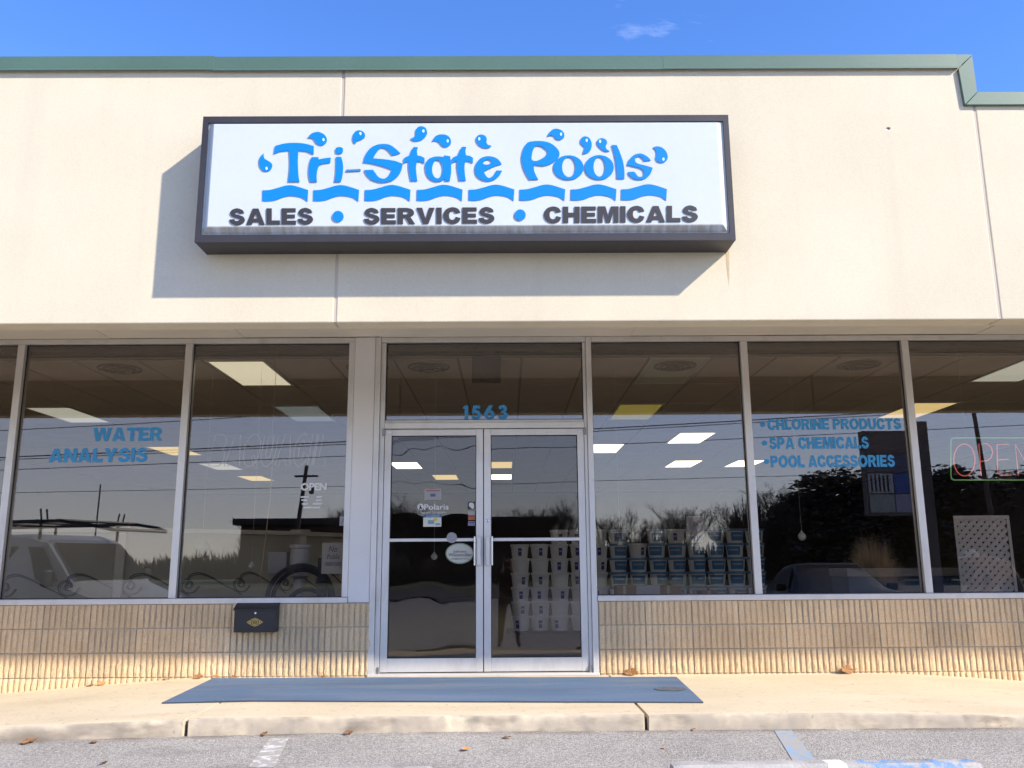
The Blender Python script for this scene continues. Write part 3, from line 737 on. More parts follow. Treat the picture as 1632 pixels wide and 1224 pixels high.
wv = A([(262,773,1),(340,768),(430,745),(510,722),(575,718),(650,735),(757,770,1),(748,893,1),(690,855),(620,838),(550,835),(480,850),(400,880),(320,890),(260,887,1)])
for i, x0 in enumerate((418.5, 499.6, 581.5, 664.5, 747, 828, 909.6, 990)):
    sh = [(p[0] + x0 - 418.5, p[1] - 0.22 * i) + tuple(p[2:]) for p in wv]
    sign_shape('wave', [[tuple(q) for q in smooth_path(sh)]], YL, 0.004, M_BLUE, sign)
# heavy sans capitals drawn as outlines on a 100-unit cap height
def arc_pts(cx, cy, rx, ry, a0, a1, n=12): return [(cx + rx * math.cos(math.radians(a0 + (a1 - a0) * i / n)), cy + ry * math.sin(math.radians(a0 + (a1 - a0) * i / n))) for i in range(n + 1)]
S_GL = [p for p in smooth_path([(78,73,1),(70,90),(42,102),(14,92),(4,71),(14,53),(38,43),(53,37),(54,30),(47,24),(38,23),(29,27),(26,35,1),(0,32,1),(8,10),(38,-2),(70,8),(82,30),(73,50),(50,60),(35,65),(30,71),(33,77),(40,79),(49,76),(53,70,1)])]
HV = {
 'S': (82, [S_GL]),
 'A': (98, [[(0,0),(34,100),(64,100),(98,0),(70,0),(65.5,16),(32.5,16),(28,0)], [(38.5,37),(59.5,37),(49,74)]]),
 'L': (72, [[(0,0),(72,0),(72,24.5),(28,24.5),(28,100),(0,100)]]),
 'E': (77, [[(0,0),(77,0),(77,23),(28,23),(28,40),(71,40),(71,61),(28,61),(28,78),(75,78),(75,100),(0,100)]]),
 'R': (90, [[(0,0),(28,0),(28,40),(33,40)] + [(40,38),(45,31)] + [(60,0),(91,0),(75,29),(68,39),(62,43.5)] + arc_pts(54,70,32,28,-50,82,10) + [(50,100),(0,100)], [(28,59),(44,59)] + arc_pts(46,69,10,10,-80,80,6) + [(44,79),(28,79)]]),
 'V': (95, [[(34,0),(62,0),(95,100),(66,100),(48,29),(30,100),(0,100)]]),
 'I': (28, [[(0,0),(28,0),(28,100),(0,100)]]),
 'C': (90, [[tuple(p) for p in smooth_path([(90,34,1),(78,9),(48,-2),(18,9),(2,34),(1,62),(16,90),(48,102),(76,92),(89,70,1),(63,64,1),(57,75),(46,79),(33,70),(29,50),(33,30),(46,22),(59,28),(64,42,1)])]]),
 'H': (88, [[(0,0),(28,0),(28,37),(60,37),(60,0),(88,0),(88,100),(60,100),(60,62),(28,62),(28,100),(0,100)]]),
 'M': (108, [[(0,0),(25,0),(25,74),(43,0),(65,0),(83,74),(83,0),(108,0),(108,100),(69,100),(54,40),(39,100),(0,100)]]),
}
HV.update({
 'W': (140, [[(25,0),(52,0),(70,62),(88,0),(115,0),(140,100),(112,100),(100,42),(84,100),(56,100),(40,42),(28,100),(0,100)]]),
 'T': (84, [[(28,0),(56,0),(56,76),(84,76),(84,100),(0,100),(0,76),(28,76)]]),
 'N': (90, [[(0,0),(27,0),(27,55),(63,0),(90,0),(90,100),(63,100),(63,45),(27,100),(0,100)]]),
 'Y': (94, [[(33,0),(61,0),(61,40),(94,100),(63,100),(47,65),(31,100),(0,100),(33,40)]]),
 'O': (100, [[tuple(q) for q in ellipse(50,50,50,52,36)], [tuple(q) for q in ellipse(50,50,22,28,28)]]),
 'D': (92, [[(0,0),(42,0)] + arc_pts(42,50,50,50,-80,80,14) + [(42,100),(0,100)], [(28,24),(40,24)] + arc_pts(40,50,24,26,-80,80,10) + [(40,76),(28,76)]]),
 'U': (88, [[(0,100),(0,40)] + arc_pts(44,40,44,42,180,360,16) + [(88,100),(60,100),(60,40)] + arc_pts(44,40,16,17,0,-180,10) + [(28,100)]]),
 'P': (84, [[(0,0),(28,0),(28,36),(45,36)] + arc_pts(48,68,34,32,-80,80,12) + [(45,100),(0,100)], [(28,58),(42,58)] + arc_pts(44,68,10,10,-80,80,6) + [(42,78),(28,78)]]),
 ' ': (30, []),
 '1': (46, [[(18,0),(46,0),(46,100),(16,100),(0,78),(18,78)]]),
 '5': (76, [[tuple(q) for q in smooth_path([(0,10,1),(16,1),(38,-2),(66,8),(77,33),(66,58),(42,66),(34,65,1),(36,77,1),(70,77,1),(70,100,1),(14,100,1),(4,42,1),(22,45),(38,44),(49,33),(38,22),(22,22),(6,32,1)])]]),
 '6': (84, [[tuple(q) for q in smooth_path([(36,100,1),(70,100,1),(50,66,1),(72,58),(84,34),(72,8),(42,-2),(12,8),(0,34),(6,54)])], [tuple(q) for q in ellipse(42,33,16,14,20)]]),
 '3': (78, [[tuple(q) for q in smooth_path([(2,14,1),(16,1),(40,-2),(68,7),(78,28),(70,46),(58,53),(70,62),(73,76),(62,96),(38,102),(14,96),(3,86,1),(14,68,1),(26,76),(38,78),(45,72),(38,63),(26,62,1),(26,43,1),(40,43),(49,33),(40,23),(26,23),(12,33,1)])]]),
})
def heavy_vinyl(word, px0, px1, py0, py1, y, m, parent, gap=7):
    tot = sum(HV[c][0] for c in word) + gap * (len(word) - 1); k = (px1 - px0) / tot; x = px0
    a, b = W(px0, py1, y), W(px1, py0, y)
    kx = (b.x - a.x) / tot; kz = (b.z - a.z) / 100; x = a.x
    for c in word:
        w, cs = HV[c]
        if cs: link('letter', stand(fill_mesh('letter', [[(x + q[0] * kx, a.z + q[1] * kz) for q in cc] for cc in cs], .0012), y, wloc(parent)), m, parent)
        x += (w + gap) * kx
def heavy(word, px0, px1, py0, py1, y, thick, m, parent, gap=9):
    tot = sum(HV[c][0] for c in word) + gap * (len(word) - 1); k = (px1 - px0) / tot; x = px0
    for c in word:
        w, cs = HV[c]
        sl = (181 - 187.5) / 840
        conts = [[(x + q[0] * k, py1 - q[1] / 100 * (py1 - py0) + (x - px0) * sl) for q in cc] for cc in cs]
        sign_shape('letter', conts, y, thick, m, parent); x += (w + gap) * k
heavy('SALES', 366, 499, 333, 358.5, YL, 0.006, M_CHAR, sign)
heavy('SERVICES', 580, 788, 332.2, 357.5, YL, 0.006, M_CHAR, sign)
heavy('CHEMICALS', 867, 1112, 330, 355.5, YL, 0.006, M_CHAR, sign)
for q in ((539, 345.3), (829, 343)):
    sign_shape('bullet', [[tuple(p) for p in ellipse(q[0], q[1], 8.8, 8.6, 28)]], YL, 0.008, M_BLUE, sign)
# little rust streak below the cabinet corner
rs = W(1159, 400, YF)
rm = mat('rust_streak', (0.55, 0.42, 0.26), 0.9, var=0.1, vscale=30)
MB().add([rs + Vector(q) for q in ((-.012, -.0012, 0), (.014, -.0012, 0), (.006, -.0012, -.16), (-.002, -.0012, -.26), (-.01, -.0012, -.12))], [(0, 4, 3, 2, 1)]).build('rust_stain', rm, bld)

# ================================================================== mailbox
p0, p1 = W(372, 1008, YB - 0.09), W(441, 971, YB - 0.09)
mb = empty('mailbox', ((p0.x + p1.x) / 2, YB, p0.z), 'black metal mailbox with gold emblem on the ribbed block wall', 'mailbox')
M_MB = mat('mailbox_paint', (0.013, 0.013, 0.017), 0.38, spec=0.5, var=0.15, vscale=8)
yb = YB - 0.095
x0, x1, z0, z1 = p0.x, p1.x, p0.z, p1.z
MB().prism([(x0, yb, z0), (x0, YB - 0.004, z0 - 0.0), (x0, YB - 0.004, z1 + 0.045), (x0, yb, z1 + 0.004)], [(x1, yb, z0), (x1, YB - 0.004, z0), (x1, YB - 0.004, z1 + 0.045), (x1, yb, z1 + 0.004)]).build('body', M_MB, mb, bevel=0.004)
MB().prism([(x0 - .008, yb - .014, z1 - 0.008), (x0 - .008, yb - .014, z1 + 0.003), (x0 - .008, YB - 0.003, z1 + 0.054), (x0 - .008, YB - 0.003, z1 + 0.047), (x0 - .008, yb - .008, z1 - 0.004)],
           [(x1 + .008, yb - .014, z1 - 0.008), (x1 + .008, yb - .014, z1 + 0.003), (x1 + .008, YB - 0.003, z1 + 0.054), (x1 + .008, YB - 0.003, z1 + 0.047), (x1 + .008, yb - .008, z1 - 0.004)]).build('lid', M_MB, mb, bevel=0.002)
xc = (x0 + x1) / 2; zc = z0 + (z1 - z0) * 0.44
MB().lathe([(0.009, 0), (0.009, -0.004), (0.0, -0.004)], (xc + .002, yb, z1 - 0.03), 14, axis='y').build('lock', MATS['polished_steel'], mb, smooth=True)
M_GOLD = mat('gold_emblem', (0.62, 0.46, 0.14), 0.4, metal=0.5)
em = MB()
def ring(cx, cz, rx, rz, r=0.0022, n=26, wob=0): em.tube([(cx + (rx + wob * math.cos(8 * t)) * math.cos(t), yb - 0.002, cz + (rz + wob * math.cos(8 * t)) * math.sin(t)) for t in [i * 2 * math.pi / n for i in range(n)]], r, 5, True)
ring(xc, zc, 0.030, 0.0225, .0024, 40, .0018); ring(xc, zc, 0.018, 0.0165, .0022)
em.tube([(xc - .013, yb - .002, zc - .011), (xc + .013, yb - .002, zc - .011), (xc + .013, yb - .002, zc + .011), (xc - .013, yb - .002, zc + .011)], .002, 5, True)
for s in (-1, 1):
    em.tube([(xc + s * .03, yb - .002, zc + .012), (xc + s * .05, yb - .002, zc), (xc + s * .03, yb - .002, zc - .012)], .0026, 5)
    ring(xc + s * .034, zc, .008, .006, .0018, 12)
for k in (-1, 0, 1):
    em.tube([(xc + k * .006, yb - .002, zc - .007), (xc + k * .006, yb - .002, zc + .007)], .0014, 4)
em.v = [(xc + (x - xc) * 1.35, y, zc + (z - zc) * 1.35) for x, y, z in em.v]
em.build('emblem', M_GOLD, mb)

# ================================================================== runner mat
def walk_pt(px, py, up=0.0):
    d = ray(px, py); k = 6.0
    for _ in range(60): k = (walk_z(d.x * k, d.y * k) + up - EYE) / d.z
    return Vector((d.x * k, d.y * k, 0))
q = [walk_pt(258, 1119.5, .01), walk_pt(1121, 1118.5, .01), walk_pt(1078, 1078.5, .01), walk_pt(345, 1078.5, .01)]
q[2].y = min(q[2].y, YS - 0.075); q[3].y = min(q[3].y, YS - 0.075)
mtb = MB(); nu, nv = 60, 10; ring_ = []
for lay, up in ((0, 0.010), (1, 0.001)):
    for j in range(nv + 1):
        for i in range(nu + 1):
            p = q[0].lerp(q[1], i / nu).lerp(q[3].lerp(q[2], i / nu), j / nv)
            wv_ = 0.003 * max(0, noise.noise((p.x * 2.3, p.y * 2, 4))) if lay == 0 else 0
            mtb.v.append((p.x, p.y, walk_z(p.x, p.y) + up + wv_))
N1 = (nu + 1) * (nv + 1)
for j in range(nv):
    for i in range(nu): mtb.f.append((j*(nu+1)+i, j*(nu+1)+i+1, (j+1)*(nu+1)+i+1, (j+1)*(nu+1)+i)); mtb.mi.append(0)
for i in range(nu):
    mtb.f.append((i, N1 + i, N1 + i + 1, i + 1)); k = nv * (nu + 1) + i; mtb.f.append((k, k + 1, N1 + k + 1, N1 + k)); mtb.mi += [1, 1]
for j in range(nv):
    a = j * (nu + 1); mtb.f.append((a, a + nu + 1, N1 + a + nu + 1, N1 + a)); a += nu; mtb.f.append((a, N1 + a, N1 + a + nu + 1, a + nu + 1)); mtb.mi += [1, 1]
runner = empty('floor_mat', ((q[0].x + q[1].x) / 2, (q[0].y + q[2].y) / 2, 0), 'long blue grey carpet mat laid in front of the doors', 'mat')
mtb.build('carpet', [M_MAT, mat('mat_edge', (0.05, 0.06, 0.075), 0.8)], runner)
sp = walk_pt(1068, 1098, .012); sm = MB()
pts = []
for i in range(28):
    t = i * 2 * math.pi / 28; r = 1 + 0.12 * noise.noise((math.cos(t) * 2, math.sin(t) * 2, 3))
    x, y = sp.x + 0.12 * r * math.cos(t), sp.y + 0.115 * r * math.sin(t)
    pts.append((x, y, walk_z(x, y) + 0.0142))
sm.add(pts, [tuple(range(28))]); sm.build('wet_stain', mat('damp_carpet', (0.1, 0.115, 0.135), 0.8, var=0.2, vscale=20), runner)

# ================================================================== wheel stops
M_STOP = mat('stop_concrete', (0.38, 0.36, 0.33), 0.9, var=0.12, vscale=5, var2=0.1, v2scale=60, bump=0.5, bscale=90)
def stop_mat():
    m = mat('stop_painted', (0.38, 0.36, 0.33), 0.88, var=0.1, vscale=5, var2=0.08, v2scale=60, bump=0.5, bscale=90)
    n = m.node_tree.nodes; l = m.node_tree.links; p = n['Principled BSDF']
    geo = n.new('ShaderNodeNewGeometry'); s = n.new('ShaderNodeSeparateXYZ'); l.new(geo.outputs['Position'], s.inputs[0])
    t = n.new('ShaderNodeTexNoise'); t.inputs['Scale'].default_value = 14; t.inputs['Detail'].default_value = 8; l.new(geo.outputs['Position'], t.inputs['Vector'])
    def band(x0, x1, col, wear, cov):
        a = n.new('ShaderNodeMath'); a.operation = 'GREATER_THAN'; a.inputs[1].default_value = x0; l.new(s.outputs[0], a.inputs[0])
        b = n.new('ShaderNodeMath'); b.operation = 'LESS_THAN'; b.inputs[1].default_value = x1; l.new(s.outputs[0], b.inputs[0])
        w = n.new('ShaderNodeMapRange'); w.inputs['From Min'].default_value = cov; w.inputs['From Max'].default_value = cov + wear; l.new(t.outputs['Fac'], w.inputs['Value'])
        c = n.new('ShaderNodeMath'); c.operation = 'MULTIPLY'; l.new(a.outputs[0], c.inputs[0]); l.new(b.outputs[0], c.inputs[1])
        d = n.new('ShaderNodeMath'); d.operation = 'MULTIPLY'; l.new(c.outputs[0], d.inputs[0]); l.new(w.outputs[0], d.inputs[1])
        mx = n.new('ShaderNodeMixRGB'); mx.inputs['Color2'].default_value = (*col, 1)
        l.new(d.outputs[0], mx.inputs['Fac']); l.new(p.inputs['Base Color'].links[0].from_socket, mx.inputs['Color1']); l.new(mx.outputs[0], p.inputs['Base Color'])
    return m, band
def wheel_stop(pxa, pxb, py, m, label):
    a, c = on_lot(pxa, py, 0.1), on_lot(pxb, py, 0.1)
    y1 = (a.y + c.y) / 2; x0, x1 = a.x, c.x
    zb = lot_z((x0 + x1) / 2, y1) - 0.01; h = 0.11
    prof = [(y1 + 0.035, 0), (y1 + 0.022, h * .45), (y1 + 0.006, h - .014), (y1 - 0.008, h), (y1 - 0.095, h), (y1 - 0.11, h - .014), (y1 - .135, 0)]
    s = MB(); n = 44; mlen = len(prof)
    for i in range(n + 1):
        x = x0 + (x1 - x0) * i / n; e = 0.0
        sc = 1 - 0.55 * max(0, 1 - min(i, n - i) / 1.2) * 0.5
        for j, (y, z) in enumerate(prof):
            s.v.append((x + 0.004 * noise.noise((x * 8, j, 1)), y1 - .05 + (y - y1 + .05) * (0.9 if i in (0, n) else 1) + 0.004 * noise.noise((x * 7, j * 3, 2)), zb + z * (0.93 if i in (0, n) else 1) + 0.004 * noise.noise((x * 6, j * 3, 3)) * (z > 0)))
    for i in range(n):
        for j in range(mlen): s.f.append((i*mlen+j, i*mlen+(j+1)%mlen, (i+1)*mlen+(j+1)%mlen, (i+1)*mlen+j)); s.mi.append(0)
    s.f += [tuple(range(mlen))[::-1], tuple(range(n*mlen, (n+1)*mlen))]; s.mi += [0, 0]
    o = s.build('wheel_stop', m, smooth=True); return tag(o, label, 'wheel stop', 'concrete wheel stops in the lot')
mstop, band = stop_mat()
band(W(1312, 1215, 4.75).x, W(1341, 1215, 4.75).x, (0.75, 0.74, 0.7), 0.06, 0.3)
band(W(1362, 1215, 4.75).x, W(1560, 1215, 4.75).x, (0.17, 0.28, 0.46), 0.14, 0.43)
wheel_stop(1066, 1552, 1210.5, mstop, 'concrete wheel stop with white and blue paint at the lower right')
wheel_stop(455, 690, 1221.5, M_STOP, 'plain concrete wheel stop nearest the white parking line')

# ================================================================== dry leaves
M_LEAF = mat('dry_leaf', (0.42, 0.2, 0.07), 0.7, var=0.25, vscale=40, rand=0.35)
M_LEAF2 = mat('brown_leaf', (0.2, 0.1, 0.045), 0.75, var=0.25, vscale=40, rand=0.3)
def leaf_mesh(k):
    r = random.Random(k); n = 22; rim = []
    for i in range(n):
        t = i * 2 * math.pi / n; rr = 0.5 * (0.72 + 0.28 * abs(math.cos(2.5 * t))) * (1 + r.uniform(-.12, .12))
        x, y = rr * 1.25 * math.cos(t), rr * 0.8 * math.sin(t)
        rim.append((x, y, 0.16 * abs(y) * r.uniform(0.6, 1.8) + 0.1 * x * x + r.uniform(0, .08)))
    b = MB(); b.add([(0, 0, 0.0)] + rim, [(0, i + 1, (i + 1) % n + 1) for i in range(n)])
    bt = len(b.v); b.add([(0, 0, -0.012)] + [(x, y, z - 0.012) for x, y, z in rim], [(0, (i + 1) % n + 1, i + 1) for i in range(n)])
    b.f += [(i + 1, bt + i + 1, bt + (i + 1) % n + 1, (i + 1) % n + 1) for i in range(n)]; b.mi += [0] * n
    b.tube([(0.5, 0, .03), (0.8, .05, .1), (0.95, .12, .16)], 0.014, 4)
    return b.mesh('leaf')
LM = [leaf_mesh(k) for k in range(3)]
leaves = [  # px, py, where, size, colour, upright, label
 (161, 1089, 'w', .075, 1, 0, 'brown dry leaf at the foot of the block wall, leftmost pair'),
 (179, 1087, 'w', .085, 0, .5, 'tan dry leaf beside the leftmost brown leaf at the wall foot'),
 (268, 1083, 'w', .06, 0, .2, 'small tan leaf at the wall foot left of the mat'),
 (325, 1078, 'w', .085, 0, .5, 'tan dry leaf against the wall just left of the mat corner'),
 (354, 1077, 'w', .06, 0, .8, 'tan leaf standing against the wall at the mat corner below the mailbox'),
 (384, 1076, 'w', .05, 0, .8, 'small upright leaf at the wall directly below the mailbox'),
 (523, 1076, 'w', .08, 0, .3, 'orange leaf at the wall near the left door jamb'),
 (1003, 1074, 'w', .13, 0, .6, 'large orange leaf leaning on the wall right of the doors'),
 (1350, 1074, 'w', .13, 0, .95, 'orange lobed leaf leaning on the wall at the far right'),
 (45, 1183, 'l', .12, 1, .1, 'curled brown leaf in the gutter at the far left'),
 (150, 1183, 'l', .08, 0, .1, 'pale tan leaf in the gutter left of the kerb joint'),
 (422, 1171, 'l', .08, 1, .3, 'dark curled leaf in the gutter above the white line'),
 (555, 1169, 'l', .085, 1, .2, 'dark curled leaf at the kerb right of the white line'),
 (742, 1195, 'l', .07, 0, .3, 'tan leaf lying on the asphalt below the doors'),
 (808, 1176, 'l', .07, 0, .2, 'tan leaf on the asphalt near the kerb in the middle'),
 (165, 1217, 'l', .07, 1, .2, 'brown leaf with a stalk on the asphalt at the lower left'),
 (1058, 1192, 'l', .045, 0, .1, 'tiny tan leaf on the asphalt right of the kerb joint'),
 (1106, 1163, 'l', .05, 0, .2, 'small yellow leaf in the gutter right of the kerb joint'),
]
for i, (px, py, wh, sz, c, up, lab) in enumerate(leaves):
    if wh == 'w':
        p = walk_pt(px, py); p.y = min(p.y, YB - 0.02 - 0.3 * sz * (1 - up)); p.z = walk_z(p.x, p.y) + 0.004
    else: p = on_lot(px, py, 0.006)
    me = LM[i % 3].copy()
    o = link('leaf', me, (M_LEAF, M_LEAF2)[c]); sz *= .82 if wh == 'w' else .68; o.scale = (sz, sz, sz)
    o.rotation_euler = (1.2 * up, 0.12 * ((i % 3) - 1), rnd.uniform(-0.5, .5) if up > 0.4 else rnd.uniform(0, 6.2))
    o.location = p + Vector((0, 0, 0.3 * sz * up)); tag(o, lab, 'leaf', 'dry leaves on the pavement and lot')

# ================================================================== shop interior
YI = YS + 0.25
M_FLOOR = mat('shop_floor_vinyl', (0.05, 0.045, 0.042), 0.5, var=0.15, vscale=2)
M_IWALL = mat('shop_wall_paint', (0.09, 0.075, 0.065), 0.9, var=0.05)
YBACK = 25.0
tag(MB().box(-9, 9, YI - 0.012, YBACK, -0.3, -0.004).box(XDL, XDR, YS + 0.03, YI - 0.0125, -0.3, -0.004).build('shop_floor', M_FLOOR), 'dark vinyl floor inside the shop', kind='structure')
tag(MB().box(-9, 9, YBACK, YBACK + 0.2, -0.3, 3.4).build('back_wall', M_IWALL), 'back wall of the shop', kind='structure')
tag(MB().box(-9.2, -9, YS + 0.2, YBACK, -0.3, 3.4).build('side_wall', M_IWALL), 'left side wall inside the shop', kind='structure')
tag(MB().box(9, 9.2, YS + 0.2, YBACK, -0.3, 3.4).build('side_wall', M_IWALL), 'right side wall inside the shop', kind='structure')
ceil = MB().box(-9, 9, YI - 0.02, YBACK, ZCEIL + 0.012, ZCEIL + 0.03).build('shop_ceiling', mat('ceiling_grid', (0.2, 0.17, 0.14), 0.8)); tag(ceil, 'suspended tile ceiling of the shop', kind='structure')
MB().box(-9, 9, YS + 0.12, YS + 0.25, ZHT - 0.1, 3.45).build('header_wall', M_IWALL, bld)
LW, LL = 0.61, 1.22
spots = [  # centre px, py, kind
 (460, 605, 'cream'), (104, 666, 'dim'), (280, 716, 'yellow'), (522, 662, 'cool'), (422, 764, 'yellow'), (348, 741, 'dim'),
 (632, 738, 'white'), (697, 763, 'yellow'), (814, 738, 'yellow'), (814, 763, 'white'),
 (1020, 658, 'olive'), (1103, 698, 'white'), (973, 713, 'white'), (1093, 736, 'white'), (1070, 600, 'off'), (1580, 601, 'dim'), (1445, 656, 'yellow'), (1210, 735, 'white')]
cells = {}
for px, py, k in spots:
    p = WZ(px, py, ZCEIL); i = round((p.x + 9) / LW - 0.5); j = round((p.y - YI) / LL - 0.5)
    if p.y > YBACK - 1.5: j = int((YBACK - 1.5 - YI) / LL)
    cells.setdefault((i, j), k)
M_TILE = mat('ceiling_tile', (0.46, 0.39, 0.31), 0.9, var=0.06, vscale=3, rand=0.05, bump=0.3, bscale=120)
tm = MB().box(-LW / 2 + 0.012, LW / 2 - 0.012, -LL / 2 + 0.012, LL / 2 - 0.012, 0, 0.01).mesh('ceiling_tile'); tm.materials.append(M_TILE)
vents = {}
for px, py in ((533, 580), (185, 597), (1082, 578), (1350, 590), (735, 595)):
    p = WZ(px, py, ZCEIL); vents[(round((p.x + 9) / LW - 0.5), round((p.y - YI) / LL - 0.5))] = 1
for i in range(int(18 / LW)):
    for j in range(int((YBACK - YI) / LL)):
        x, y = -9 + (i + 0.5) * LW, YI + (j + 0.5) * LL
        if (i, j) in cells: continue
        if abs(x) > 7.6 and j > 3: continue
        if j > 8: continue
        o = bpy.data.objects.new('ceiling_tile', tm); COL.objects.link(o); o.parent = ceil; o.location = (x, y, ZCEIL)
far = MB()
for i in range(int(18 / LW)):
    for j in range(int((YBACK - YI) / LL)):
        if (i, j) in cells: continue
        x, y = -9 + (i + 0.5) * LW, YI + (j + 0.5) * LL
        if j > 8 or (abs(x) > 7.6 and j > 3): far.box(x - LW/2 + .012, x + LW/2 - .012, y - LL/2 + .012, y + LL/2 - .012, ZCEIL, ZCEIL + .01)
o = far.build('ceiling_tiles', M_TILE, ceil); o['kind'] = 'stuff'
EM = {'cream': ((0.95, 0.9, 0.66), 0.42), 'white': ((1.0, 0.9, 0.6), 2.3), 'yellow': ((1.0, 0.76, 0.32), 0.45), 'dim': ((0.85, 0.88, 0.75), 0.28), 'cool': ((0.6, 0.75, 0.78), 0.1), 'olive': ((0.9, 0.75, 0.12), 0.12), 'off': ((0.7, 0.7, 0.4), 0.015)}
NAMES = {'cream': 'soft cream', 'white': 'lit warm white', 'yellow': 'yellowish lit', 'dim': 'dim greenish', 'cool': 'faint bluish', 'olive': 'faint olive', 'off': 'nearly dark'}
seen = {}
lights = sorted(cells.items(), key=lambda q: (q[0][1], q[0][0]))
POS = {}
for n_, ((i, j), k) in enumerate(lights):
    x, y = -9 + (i + 0.5) * LW, YI + (j + 0.5) * LL
    row = [c for c, _ in lights if c[1] == j]
    side = 'behind the left windows' if x < -1.2 else ('behind the doors' if x < 0.9 else 'behind the right windows')
    depth = ['first', 'second', 'third', 'fourth', 'fifth', 'sixth', 'seventh', 'eighth', 'ninth', 'tenth', 'eleventh', 'twelfth', 'thirteenth', 'fourteenth'][min(j, 13)]
    lab = '%s ceiling light %s, %s row in' % (NAMES[k], side, depth)
    seen[lab] = seen.get(lab, 0) + 1
    if seen[lab] > 1: lab += ', right twin'
    t = empty('ceiling_light', (x, y, ZCEIL), lab, 'ceiling light', 'ceiling lights in the shop')
    f = MB(); a, c = LW / 2 - 0.012, LL / 2 - 0.012
    f.box(x - a, x + a, y - c, y - c + 0.03, ZCEIL - .004, ZCEIL + .012).box(x - a, x + a, y + c - .03, y + c, ZCEIL - .004, ZCEIL + .012)
    f.box(x - a, x - a + .03, y - c + .031, y + c - .031, ZCEIL - .004, ZCEIL + .012).box(x + a - .03, x + a, y - c + .031, y + c - .031, ZCEIL - .004, ZCEIL + .012)
    f.build('frame', mat('light_frame', (0.5, 0.48, 0.42), 0.5), t)
    col, st = EM[k]
    MB().box(x - a + .031, x + a - .031, y - c + .031, y + c - .031, ZCEIL + .0, ZCEIL + .008).build('diffuser', mat('diffuser_' + k, (0.3, 0.3, 0.27), 0.5, emit=col, estr=st), t)
VL = {0: 'far left', 1: 'left', 2: 'middle', 3: 'right', 4: 'far right'}
for n_, (i, j) in enumerate(sorted(vents)):
    x, y = -9 + (i + 0.5) * LW, YI + (j + 0.5) * LL - 0.3
    t = empty('ceiling_vent', (x, y, ZCEIL), 'round slotted ceiling vent, %s one of the row near the windows' % VL[n_], 'vent', 'ceiling vents in the shop')
    b = MB()
    for r, d in ((0.2, .004), (0.15, .018), (0.1, .03)):
        b.tube([(x + r * math.cos(a), y + r * math.sin(a), ZCEIL - d) for a in [q * math.pi / 14 for q in range(28)]], 0.012, 6, True)
    b.build('louvre', mat('vent_dark', (0.07, 0.06, 0.055), 0.6), t)
    MB().lathe([(0.05, ZCEIL - .045), (0.05, ZCEIL - .02), (0.02, ZCEIL + .001)], (x, y, 0), 18).build('cone', MATS['vent_dark'], t)

# dark square panel hung above the doors
YQ = YG + 0.02
p0, p1 = W(752, 610, YQ), W(798, 566, YQ)
t = empty('hanging_board_sign', ((p0.x + p1.x) / 2, YQ, p0.z), 'dark plum square board hanging behind the transom glass', 'board')
MB().box(p0.x, p1.x, YQ, YQ + 0.03, p0.z, p1.z).build('board', mat('plum_board', (0.012, 0.006, 0.010), 0.6), t, bevel=0.004)
for s in (p0.x + .05, p1.x - .05): MB().tube([(s, YQ + .015, p1.z), (s, YQ + .015, ZHB)], 0.004, 6).build('hanger', M_GASKET, t)

# ------------------------------------------------------------------ stacked buckets
M_BW = mat('bucket_white', (0.88, 0.88, 0.88), 0.45, var=0.05)
M_BG = mat('bucket_grey', (0.2, 0.21, 0.22), 0.5)
M_LB = mat('label_violet', (0.04, 0.05, 0.3), 0.5)
M_LB2 = mat('label_blue', (0.07, 0.24, 0.5), 0.5)
def bucket(kind):
    t = empty('bucket', (0, 0, 0)); r, h = 0.136, 0.196
    MB().lathe([(r * .76, 0), (r * .79, .008), (r * .92, h - .03), (r * .92, h - .012)], n=24).build('body', M_BW, t, smooth=True)
    MB().lathe([(r * .93, h - .034), (r * 1.0, h - .03), (r * 1.0, h - .002), (r * .96, h), (0, h - .004)], n=24).build('lid', M_BW if kind < 2 else mat('lid_blue', (0.16, 0.32, 0.52), 0.45), t, smooth=True)
    b = MB(); n = 8; w = {0: 0.42, 1: 0.0, 2: 1.7}[kind]
    if w:
        z0, z1 = (0.035, 0.14) if kind == 0 else (0.03, 0.15)
        for i in range(n):
            for j in range(2):
                pass
        vs = []
        for i in range(n + 1):
            a = -math.pi / 2 + w * (i / n - .5) * 1.0
            for z in (z0, z1):
                rr = r * (.79 + .15 * z / h) + .0015; vs.append((rr * math.cos(a), rr * math.sin(a), z))
        b.add(vs, [(2*i, 2*i+2, 2*i+3, 2*i+1) for i in range(n)])
        lb = b.build('label', M_LB if kind == 0 else M_LB2, t)
        b = MB(); vs = []
        for i in range(n + 1):
            a = -math.pi / 2 + w * (i / n - .5) * .7
            for z in (z0 + (z1 - z0) * .5, z0 + (z1 - z0) * .68):
                rr = r * (.79 + .15 * z / h) + .003; vs.append((rr * math.cos(a), rr * math.sin(a), z))
        b.add(vs, [(2*i, 2*i+2, 2*i+3, 2*i+1) for i in range(n)]); b.build('label_stripe', mat('label_pale', (0.45, 0.45, 0.55), 0.5), lb)
    return t
protos = [bucket(k) for k in range(3)]
YBK = 12.6
bx0 = W(830, 1008, YBK).x
colw = 0.278; k_used = [False] * 3
ordn = ['first', 'second', 'third', 'fourth', 'fifth', 'sixth', 'seventh', 'eighth', 'ninth', 'tenth', 'eleventh', 'twelfth', 'thirteenth', 'fourteenth']
zbk = max(0.0, W(830, 1011, YBK).z)
MB_p = MB()
pallet = empty('pallet_board', (bx0 + 1.6, YBK, 0), 'low grey base board under the stacked buckets', 'board')
